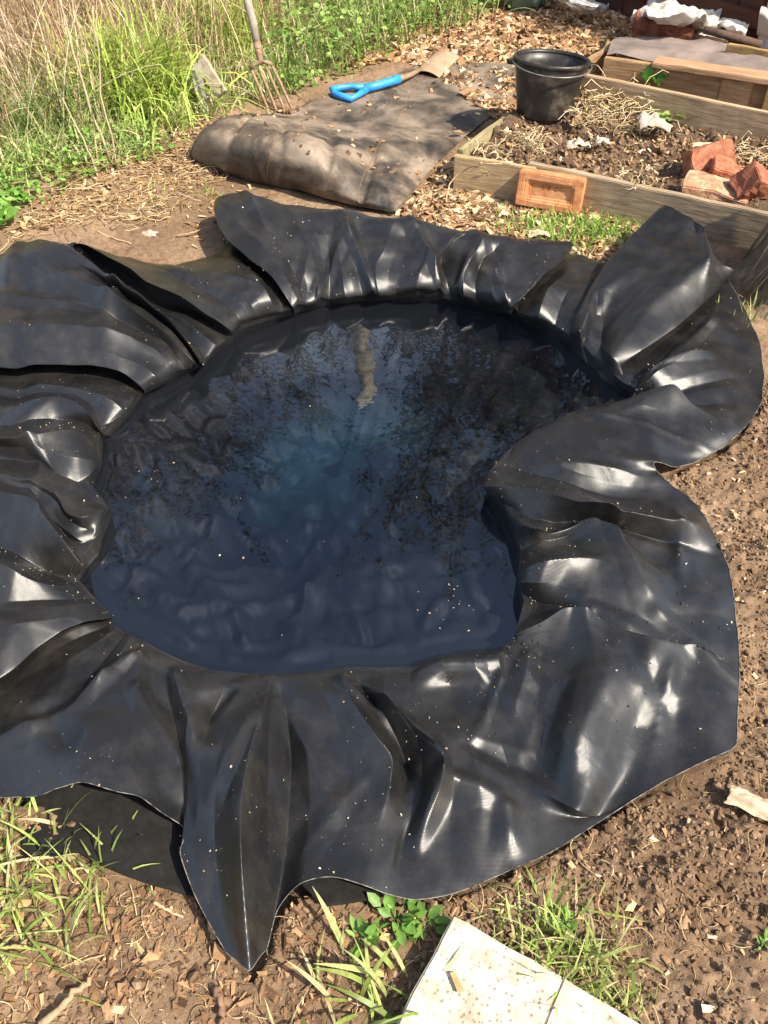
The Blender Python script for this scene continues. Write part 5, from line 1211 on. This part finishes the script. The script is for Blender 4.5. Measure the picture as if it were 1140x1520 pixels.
fleece("plastic_bag", [[(815,-8,6),(818,-14,10),(822,-22,4)],[(832,10,5),(838,0,14),(842,-10,6)],[(855,20,4),(860,10,14),(864,0,6)],[(885,23,3),(888,16,10),(894,8,4)],[(898,17,2),(900,14,5),(904,10,2)]], "translucent polythene bag lying on the chips at the top of the view", 15, .06, m, "plastic bag")
# green watering container at the top edge
gc = P(779, 21, .0)
can = empty("plastic_container", gc, "dull green plastic container on the chips behind the bucket", "container")
bm = bmesh.new(); bmesh.ops.create_cube(bm, size=1); bmesh.ops.scale(bm, vec=(.23, .17, .3), verts=bm.verts); bmesh.ops.translate(bm, vec=(0, .085, .145), verts=bm.verts)
bmesh.ops.bevel(bm, geom=bm.edges[:], offset=.04, segments=4, affect='EDGES')
me = bpy.data.meshes.new("body"); bm.to_mesh(me); bm.free(); me.polygons.foreach_set("use_smooth", np.ones(len(me.polygons), bool)); me.materials.append(noise_mat("green_plastic", [(.3, (.12, .19, .15)), (.7, (.17, .25, .19))], 12, bump=.1, rough=.5)); o = bpy.data.objects.new("body", me); COL.objects.link(o); o.parent = can
v, f = tube([gc + [-.06, .08, .29], gc + [-.06, .08, .36], gc + [.0, .08, .38], gc + [.06, .08, .36], gc + [.06, .08, .29]], .012, 8); mk("handle", v, f, me.materials[0], can)
# wall between container and bag in shade: the brown fence
fA, fB = P(868, 4, 0), P(1175, 98, 0)
fe = empty("wooden_fence", (fA + fB) / 2, "dark brown boarded fence behind the beds at upper right", "fence")
dv = Vector(fB - fA); dv.z = 0; Lf = dv.length; du_ = dv.normalized()
nb = int(Lf * 1.6 / .14)
A = Acc()
for k in range(nb):
    c = Vector(fA) + du_ * (k + .5) * .14; h = 1.5
    me_ = boxv(.136, .016, h, None, 1, .001)
    vs = np.array([v.co[:] for v in me_.vertices]); an_ = math.atan2(du_.y, du_.x)
    vs = np.stack([vs[:, 0] * math.cos(an_) - vs[:, 1] * math.sin(an_) + c.x, vs[:, 0] * math.sin(an_) + vs[:, 1] * math.cos(an_) + c.y, vs[:, 2]], 1)
    fc = [list(p_.vertices) for p_ in me_.polygons]; by = {}
    for q in fc: by.setdefault(len(q), []).append(q)
    A.add(vs, [np.array(q) for q in by.values()], g3(random.uniform(.8, 1.2)))
A.build("boards", M_FENCE, fe, False)
for hh in (.12, .85, 1.35):
    a = Vector(fA) + du_.cross(Vector((0, 0, 1))) * .03; b_ = a + du_ * Lf * 1.55
    board("rail", (a.x, a.y, hh), (b_.x, b_.y, hh), .07, .035, M_FENCE, parent=fe, tint=(1.3, 1.2, 1.1))
for t_ in (.02, .42, .9):
    a = Vector(fA) + du_ * Lf * t_ + du_.cross(Vector((0, 0, 1))) * .075
    v, f = tube([a, a + Vector((0, 0, 1.6))], .035, 4); mk("post", v, f, M_GREYW, fe, False)
for x0, y0, x1, y1, t_ in [(960,30,972,-20,0), (1047,24,1060,-30,0)]:
    a, b_ = P(x0, y0, .1), P(x0, y0, .1); d_ = PY(x1, y1, a[1] + .12)
    o = plank3("wooden_lath", [a, d_], .016, .01, M_GREYW, "pale lath leaning on the fence, %s" % ("left of the fleece heap" if x0 < 1000 else "right of the fleece heap"), "lath", "laths leaning on the fence")

# ---- fibrous stump at the right edge
sc_ = P(1196, 425, 0); n1_, n2_ = 90, 46
a = np.linspace(0, 2 * np.pi, n1_, endpoint=False)[:, None]; h = np.linspace(0, 1, n2_)[None]
rr = .13 * (1 + 1.0 * np.exp(-h * 6)) * (1 + .14 * np.sin(a * 5 + h * 3) * np.exp(-h * 2) + .10 * (fbm(a * 3.3 + 0 * h, h * 2 + 0 * a, 5, 4) - .5) * 2) * (1 - .12 * h)
rr = rr * np.where(h > .96, (1 - h) / .04 * .9 + .1, 1)
v = np.stack([sc_[0] + rr * np.cos(a), sc_[1] + .02 + rr * np.sin(a), -.03 + h * .47 + 0 * a], -1)
stp = empty("tree_stump", sc_, "fibrous brown tree stump at the right edge beside the long plank", "stump")
mk("bark", v.reshape(-1, 3), grid_faces(n1_, n2_, True), noise_mat("stump_bark", [(.25, (.09, .06, .038)), (.5, (.22, .15, .09)), (.75, (.38, .28, .18))], 16, 9, .9, 1.0, 22, .014, stretch=(2.2, 2.2, .35)), stp)
A = Acc(); g = np.random.default_rng(9)
for k in range(26):
    an_ = g.uniform(2.6, 4.9); r0 = .135; base = np.array([sc_[0] + math.cos(an_) * (r0 + .08), sc_[1] + math.sin(an_) * (r0 + .08), .0]); tp = np.array([sc_[0] + math.cos(an_ + g.normal(0, .3)) * r0 * 1.0, sc_[1] + math.sin(an_) * r0 * 1.02, g.uniform(.15, .45)])
    mid = base * .5 + tp * .5; mid[:2] += (sc_[:2] - mid[:2]) * .16
    v, f = tube([base, mid, tp], [.0035, .003, .002], 4); A.add(v, f, np.array([.34, .25, .15]) * g.uniform(.6, 1.3))
A.build("root_fibres", M_STRAW, stp)

# ---- sticks
def stick(pts, r, label, col=(.32, .22, .13), group="sticks and twigs"):
    g = np.random.default_rng(len(label)); pts = np.array([P(x, y, z) for x, y, z in pts]); 
    pp = spline(pts, 14); pp[1:-1] += g.normal(0, r * .4, (12, 3))
    v, f = tube(pp, np.linspace(r, r * .7, 14) * (1 + g.normal(0, .1, 14)), 7); o = mk("stick", v, f, M_CHIP, None, True, np.broadcast_to(np.array(col), (len(v), 3)))
    return tag(o, label, "stick", group)
stick([(58,1522,.012),(85,1500,.014),(110,1475,.012),(132,1450,.01)], .006, "thick brown stick at the bottom left corner", (.36, .24, .14))
stick([(0,1408,.01),(22,1404,.012),(40,1395,.01)], .003, "short twig among the foreground grass at left")
stick([(100,300,.012),(130,335,.02),(165,352,.015),(195,362,.008)], .003, "long bent twig on the litter behind the liner's left fold", (.48, .32, .17))
stick([(262,350,.006),(285,345,.012),(312,336,.006)], .0022, "short straight twig on bare earth behind the liner", (.45, .28, .15))
stick([(172,340,.006),(190,342,.01),(208,338,.005)], .0018, "tiny twig beside the pale dead leaf", (.5, .36, .2))
stick([(662,300,.01),(668,272,.05),(690,252,.10),(718,244,.155),(745,243,.16)], .0028, "curved dry runner arching over the short plank", (.50, .33, .17))
stick([(228,1340,.008),(250,1352,.01),(272,1362,.008)], .0028, "pale stick piece on the chips below the underlay", (.52, .35, .2))
stick([(320,1465,.008),(330,1500,.01),(334,1530,.008)], .0055, "chunky bark stick at the bottom edge left of the slab", (.22, .13, .08))
stick([(1015,1350,.01),(1010,1372,.012),(1018,1395,.01)], .0018, "slim brown twig in the dug soil near the right edge", (.38, .23, .12))
stick([(892,1318,.01),(888,1345,.03),(900,1362,.01)], .0018, "slim upright twig above the slab grass", (.36, .2, .1))
# ---------------------------------------------------------------- bank vegetation, upper left
rv = np.random.default_rng(77)
DEADC = [(.42, .30, .17), (.52, .40, .25), (.34, .22, .12), (.26, .16, .09), (.58, .48, .33)]
def bankpts(poly, n, dens=None): 
    p = region(poly, n, rv, dens, 0, True); return on_ground(p, -.01)
# green grass, front rank to back
pz_ = bankpts([(-140,350),(-140,190),(60,110),(300,70),(460,80),(440,150),(300,200),(270,220),(200,265),(60,290),(0,330)], 7000)
n = len(pz_); d = fbm(pz_[:, 0] * 2.4, pz_[:, 1] * 2.4, 4, 2)
grass("tall_grass", pz_, rv.uniform(.06, .2, n) * (.5 + .9 * d), rv, "bright green grass covering the bank at upper left", "grass", kind="stuff", lean=.5, curve=.8, w=.0042, pal=[(.33, .43, .12), (.26, .36, .09), (.42, .50, .17), (.52, .53, .24), (.60, .50, .30)])
# big arching clump in the middle
pc = P(205, 185)[:2] + rv.normal(0, 1, (800, 2)) * [.12, .12]
grass("grass_clump", on_ground(pc, -.01), rv.uniform(.2, .46, 800), rv, "big clump of long arching blades beside the grey stake", "grass clump", pal=[(.36, .46, .08), (.27, .38, .055), (.46, .54, .13)], lean=.55, curve=1.0, w=.0055)
pc = P(330, 95)[:2] + rv.normal(0, 1, (500, 2)) * [.13, .10]
grass("grass_clump", on_ground(pc, -.01), rv.uniform(.2, .45, 500), rv, "long-bladed clump between the stakes and the fork", "grass clump", pal=[(.36, .46, .08), (.27, .38, .055), (.46, .54, .13)], lean=.55, curve=1.0, w=.005)
pc = P(70, 235)[:2] + rv.normal(0, 1, (300, 2)) * [.12, .08]
grass("grass_clump", on_ground(pc, -.01), rv.uniform(.12, .3, 300), rv, "grass clump at the left edge among dead stems", "grass clump", pal=[(.20, .32, .07), (.15, .27, .05), (.32, .42, .14)], lean=.35, curve=.7, w=.0032)
# low weeds in front
pl_ = bankpts([(-140,360),(-140,290),(60,250),(240,225),(270,245),(150,285),(60,330),(0,365)], 1800); n = len(pl_)
pl_[:, 2] += rv.uniform(0, .08, n)
v, f, m_ = leaves(pl_, rv.uniform(.012, .03, n), rv, .8, (-.3, .7)); o = mk("low_weeds", v, f, M_GRASS, None, True, np.repeat(pick(rv, n, [(.20, .37, .06), (.15, .30, .05), (.28, .44, .10)], .2), 7, axis=0)); tag(o, "low leafy weeds along the foot of the bank", "weeds", kind="stuff")
# nettles on the right part of the bank
pn_ = bankpts([(400,170),(420,60),(470,-60),(800,-60),(755,22),(700,38),(640,60),(590,85),(555,110),(500,125),(440,160)], 5000); n = len(pn_)
pn_[:, 2] += rv.uniform(0, .34, n) * rv.uniform(.3, 1, n)
v, f, m_ = leaves(pn_, rv.uniform(.014, .04, n), rv, 1.0, (-.5, .5)); o = mk("nettles", v, f, M_GRASS, None, True, np.repeat(pick(rv, n, [(.18, .33, .05), (.12, .24, .04), (.26, .41, .08), (.32, .44, .13)], .22), 7, axis=0)); tag(o, "green nettles and leafy weeds along the chip path", "nettles", kind="stuff")
p2_ = bankpts([(400,165),(420,60),(470,-60),(790,-60),(745,22),(640,58),(590,82),(500,122)], 3200); n = len(p2_)
grass("verge_grass", p2_, rv.uniform(.1, .34, n), rv, "mixed green and dry grass among the nettles", "grass", kind="stuff", pal=[(.22, .35, .07), (.32, .40, .13), (.48, .40, .22), (.16, .27, .05)], lean=.35, curve=.6, w=.004)
# dead standing stems
def dead(name, poly, n, h0, h1, label, w=.0022, lean=.16, curve=.25, pal=DEADC, zmul=None):
    p = bankpts(poly, n); n = len(p); h = rv.uniform(h0, h1, n)
    v, f, m_ = blades(p, h, rv, lean=lean, curve=curve, w=w); o = mk(name, v, f, M_STRAW, None, True, np.repeat(pick(rv, n, pal, .2), m_, axis=0)); return tag(o, label, "dead stems", kind="stuff")
dead("dead_stems", [(-250,200),(-250,-200),(700,-200),(520,30),(420,60),(300,70),(150,90),(0,150),(-100,220)], 6500, .5, 2.3, "tall dry straw-coloured stems standing behind the grass", .0035)
dead("dead_stems", [(-250,300),(-250,60),(420,20),(440,90),(300,175),(120,245),(0,300)], 4200, .15, .65, "shorter dry stems and stalks mixed into the green grass", .0024, .5, .5)
dead("dead_stems", [(-250,120),(-250,-300),(760,-300),(700,-60),(420,-10),(0,20)], 3600, 1.0, 2.7, "dense brown bramble canes at the back of the bank", .005, .25, .5, [(.16, .10, .06), (.22, .14, .08), (.12, .08, .05), (.34, .24, .14)])
def stalk(px, py, h, lean, label, r=.004, col=(.55, .42, .27)):
    g = np.random.default_rng(px); c = P(px, py); c[2] = ground_z(c[:1], c[1:2])[0]
    t = np.linspace(0, 1, 9)[:, None]; pts = c + np.array([lean, .05, h]) * t + np.cumsum(g.normal(0, .006, (9, 3)), 0)
    v, f = tube(pts, np.linspace(r, r * .5, 9), 6); o = mk("dry_stalk", v, f, M_STRAW, None, True, np.broadcast_to(np.array(col), (len(v), 3))); tag(o, label, "dry stalk", "thick dry stalks on the bank")
stalk(165, 265, .75, -.08, "thick bent dry stalk left of the long-bladed clump", .005)
stalk(178, 270, .55, .03, "shorter dry stalk right beside the bent one")
stalk(50, 190, .9, -.02, "tall greyish stalk at the left edge", .005, (.45, .36, .28))
stalk(150, 285, .3, -.1, "low broken stalk at the foot of the bank")

# ---------------------------------------------------------------- trees beyond the view, mirrored in the water
M_BARK = noise_mat("tree_bark", [(.3, (.07, .055, .042)), (.7, (.17, .14, .11))], 12, 7, .9, .5, 20, .01)
def tree(x, y, H_, label, seed, leafn=9, r0=.09, leafpal=[(.07, .12, .03), (.12, .18, .05)], lsize=.04, dens=1.0):
    g = np.random.default_rng(seed); root = empty("tree", (x, y, 0), label, "tree", "trees mirrored in the pond")
    A = Acc(); tips_ = []
    def br(p, d, l, r, lev):
        n = 6; pts = [p]; q = p.copy(); dd = d / np.linalg.norm(d)
        for k in range(n):
            dd = dd + g.normal(0, .13, 3) + np.array([0, 0, .04]); dd /= np.linalg.norm(dd); q = q + dd * l / n; pts.append(q.copy())
        pts = np.array(pts); rad = np.linspace(r, r * .5, n + 1)
        v, f = tube(pts, np.maximum(rad, .008), 8 if lev == 0 else (5 if lev == 1 else 3), cap=False); A.add(v, f)
        if lev >= 2: tips_.extend(pts[2:])
        if lev < 4:
            for _ in range([9, 6, 5, 3][lev]):
                k = g.integers(2 if lev == 0 else 1, n + 1); a = g.uniform(0, 2 * np.pi); s = g.uniform(.5, 1.1)
                nd = dd * (1 - .3 * s) + s * np.array([math.cos(a), math.sin(a), g.uniform(-.1, .5)])
                br(pts[k], nd, l * g.uniform(.45, .7), rad[k] * .6, lev + 1)
    br(np.array([x, y, -.05]), np.array([g.normal(0, .05), g.normal(0, .05), 1.]), H_ * .62, r0, 0)
    A.build("trunk", M_BARK, root, True, False)
    t = np.array(tips_); m_ = int(len(t) * dens); pos = np.repeat(t[g.permutation(len(t))[:m_]], leafn, axis=0); pos = pos + g.normal(0, .07, pos.shape)
    v, f, _ = leaves(pos, g.uniform(lsize * .5, lsize, len(pos)), g, 1., (-1, .6))
    mk("crown", v, f, M_GRASS, root, True, np.repeat(pick(g, len(pos), leafpal, .25), 7, axis=0))
tree(1.0, 6.9, 5.0, "bare-branched tree with fine spring leaves, mirrored right of the pond's middle", 1, 1, leafpal=[(.10, .17, .03), (.17, .24, .06)])
tree(2.3, 7.4, 5.6, "broad budding tree mirrored at the pond's right bank", 2, 1, leafpal=[(.10, .17, .03), (.17, .24, .06)])
tree(.2, 9.6, 5.6, "slender tree mirrored between the pale dead trunk and the broad trees", 7, 1, .06)
tree(-2.6, 6.6, 4.9, "twiggy tree behind the bank mirrored at the pond's left bank", 3, 1, dens=.15)
tree(-1.5, 6.0, 3.6, "low thicket tree mirrored among the reeds left of the pale trunk", 5, 1, .05, dens=.15)
tree(-2.3, 5.8, 3.3, "lowest brown thicket bush mirrored at the pond's far left", 6, 1, .05, dens=.15)
# pale dead trunk mirrored in the water
g = np.random.default_rng(3); bx, by = P(522, -10)[0] * 1.15, 6.3
t = np.linspace(0, 1, 16)[:, None]; 
zt = 3.35
v, f = tube(np.array([bx, by, 0]) + np.array([.05, 0, zt]) * t + g.normal(0, .008, (16, 3)), np.linspace(.14, .07, 16) * (1 + g.normal(0, .12, 16)), 12)
tag(mk("dead_trunk", v, f, noise_mat("bleached_wood", [(.3, (.50, .43, .33)), (.7, (.76, .70, .58))], 8, 7, .9, .5, 20, .01)), "pale bleached dead trunk, seen as a reflection in the pond", "dead tree")

# ---------------------------------------------------------------- grit, droplets and debris on the liner
rq = np.random.default_rng(15)
fl = LX[:, IR + 12:].reshape(-1, 3); 
n = 3800; ii = rq.integers(0, len(fl), n)
w_ = fbm(fl[ii, 0] * 6, fl[ii, 1] * 6, 88, 3); keep = rq.random(n) < np.clip((w_ - .40) * 6, .06, 1); ii = ii[keep]; n = len(ii)
s = np.exp(rq.normal(math.log(.0007), .6, n)).clip(.0005, .0032)
tag(scatter("grit", fl[ii] + np.stack([rq.normal(0, .003, n), rq.normal(0, .003, n), s * .5 + .001], 1), np.stack([s, s * .8, s * .6], 1), (IV, IF), rq, M_CRUMB, pick(rq, n, [(.34, .26, .17), (.22, .15, .09), (.48, .42, .32)]), 1., .3), "specks of grit and soil strewn over the black liner", "grit", kind="stuff")
M_DROP, nt, b = new_mat("water_drop"); b.inputs["Base Color"].default_value = (.02, .02, .024, 1); b.inputs["Roughness"].default_value = .03; b.inputs["Specular IOR Level"].default_value = .5
W_ = np.array([P(x, y)[:2] for x, y in [(740,720),(1000,760),(1080,900),(1000,1120),(740,1100),(560,1050),(470,1000),(640,960),(780,930)]])
_, ok = seg_dist(fl[:, 0], fl[:, 1], W_); cand = fl[ok]; n = 170; c = cand[rq.integers(0, len(cand), n)]
s = np.exp(rq.normal(math.log(.0017), .5, n)).clip(.0008, .0052)
tag(scatter("water_drops", c + [0, 0, .0012], np.stack([s, s * rq.uniform(.8, 1, n), s * .5], 1), (IV, IF), rq, M_DROP, np.ones((n, 3)), .1, .03, smooth=True), "beads of water on the liner's right bank", "water drops", kind="stuff")
# floating bits
n = 46; cx = rq.choice([0, 1, 2], n, p=[.45, .2, .35]); cc = np.array([P(668, 895, -.0465), P(210, 705, -.0465), P(420, 780, -.0465)])[cx]; p = cc + rq.normal(0, 1, (n, 3)) * np.array([[.04, .03, 0], [.03, .03, 0], [.25, .2, 0]])[cx]
s = np.exp(rq.normal(math.log(.0010), .5, n)).clip(.0005, .0028); p[:, 2] = -.04655
tag(scatter("floating_debris", p, np.stack([s, s * .6, s * .2], 1), (BV, BF), rq, M_CHIP, pick(rq, n, [(.45, .33, .2), (.3, .2, .12), (.55, .45, .3)]), .05, .1), "tiny pale flecks floating on the pond", "debris", kind="stuff")
for px, py, s_, lb_ in [(425, 720, .0, 1), ] and []: pass
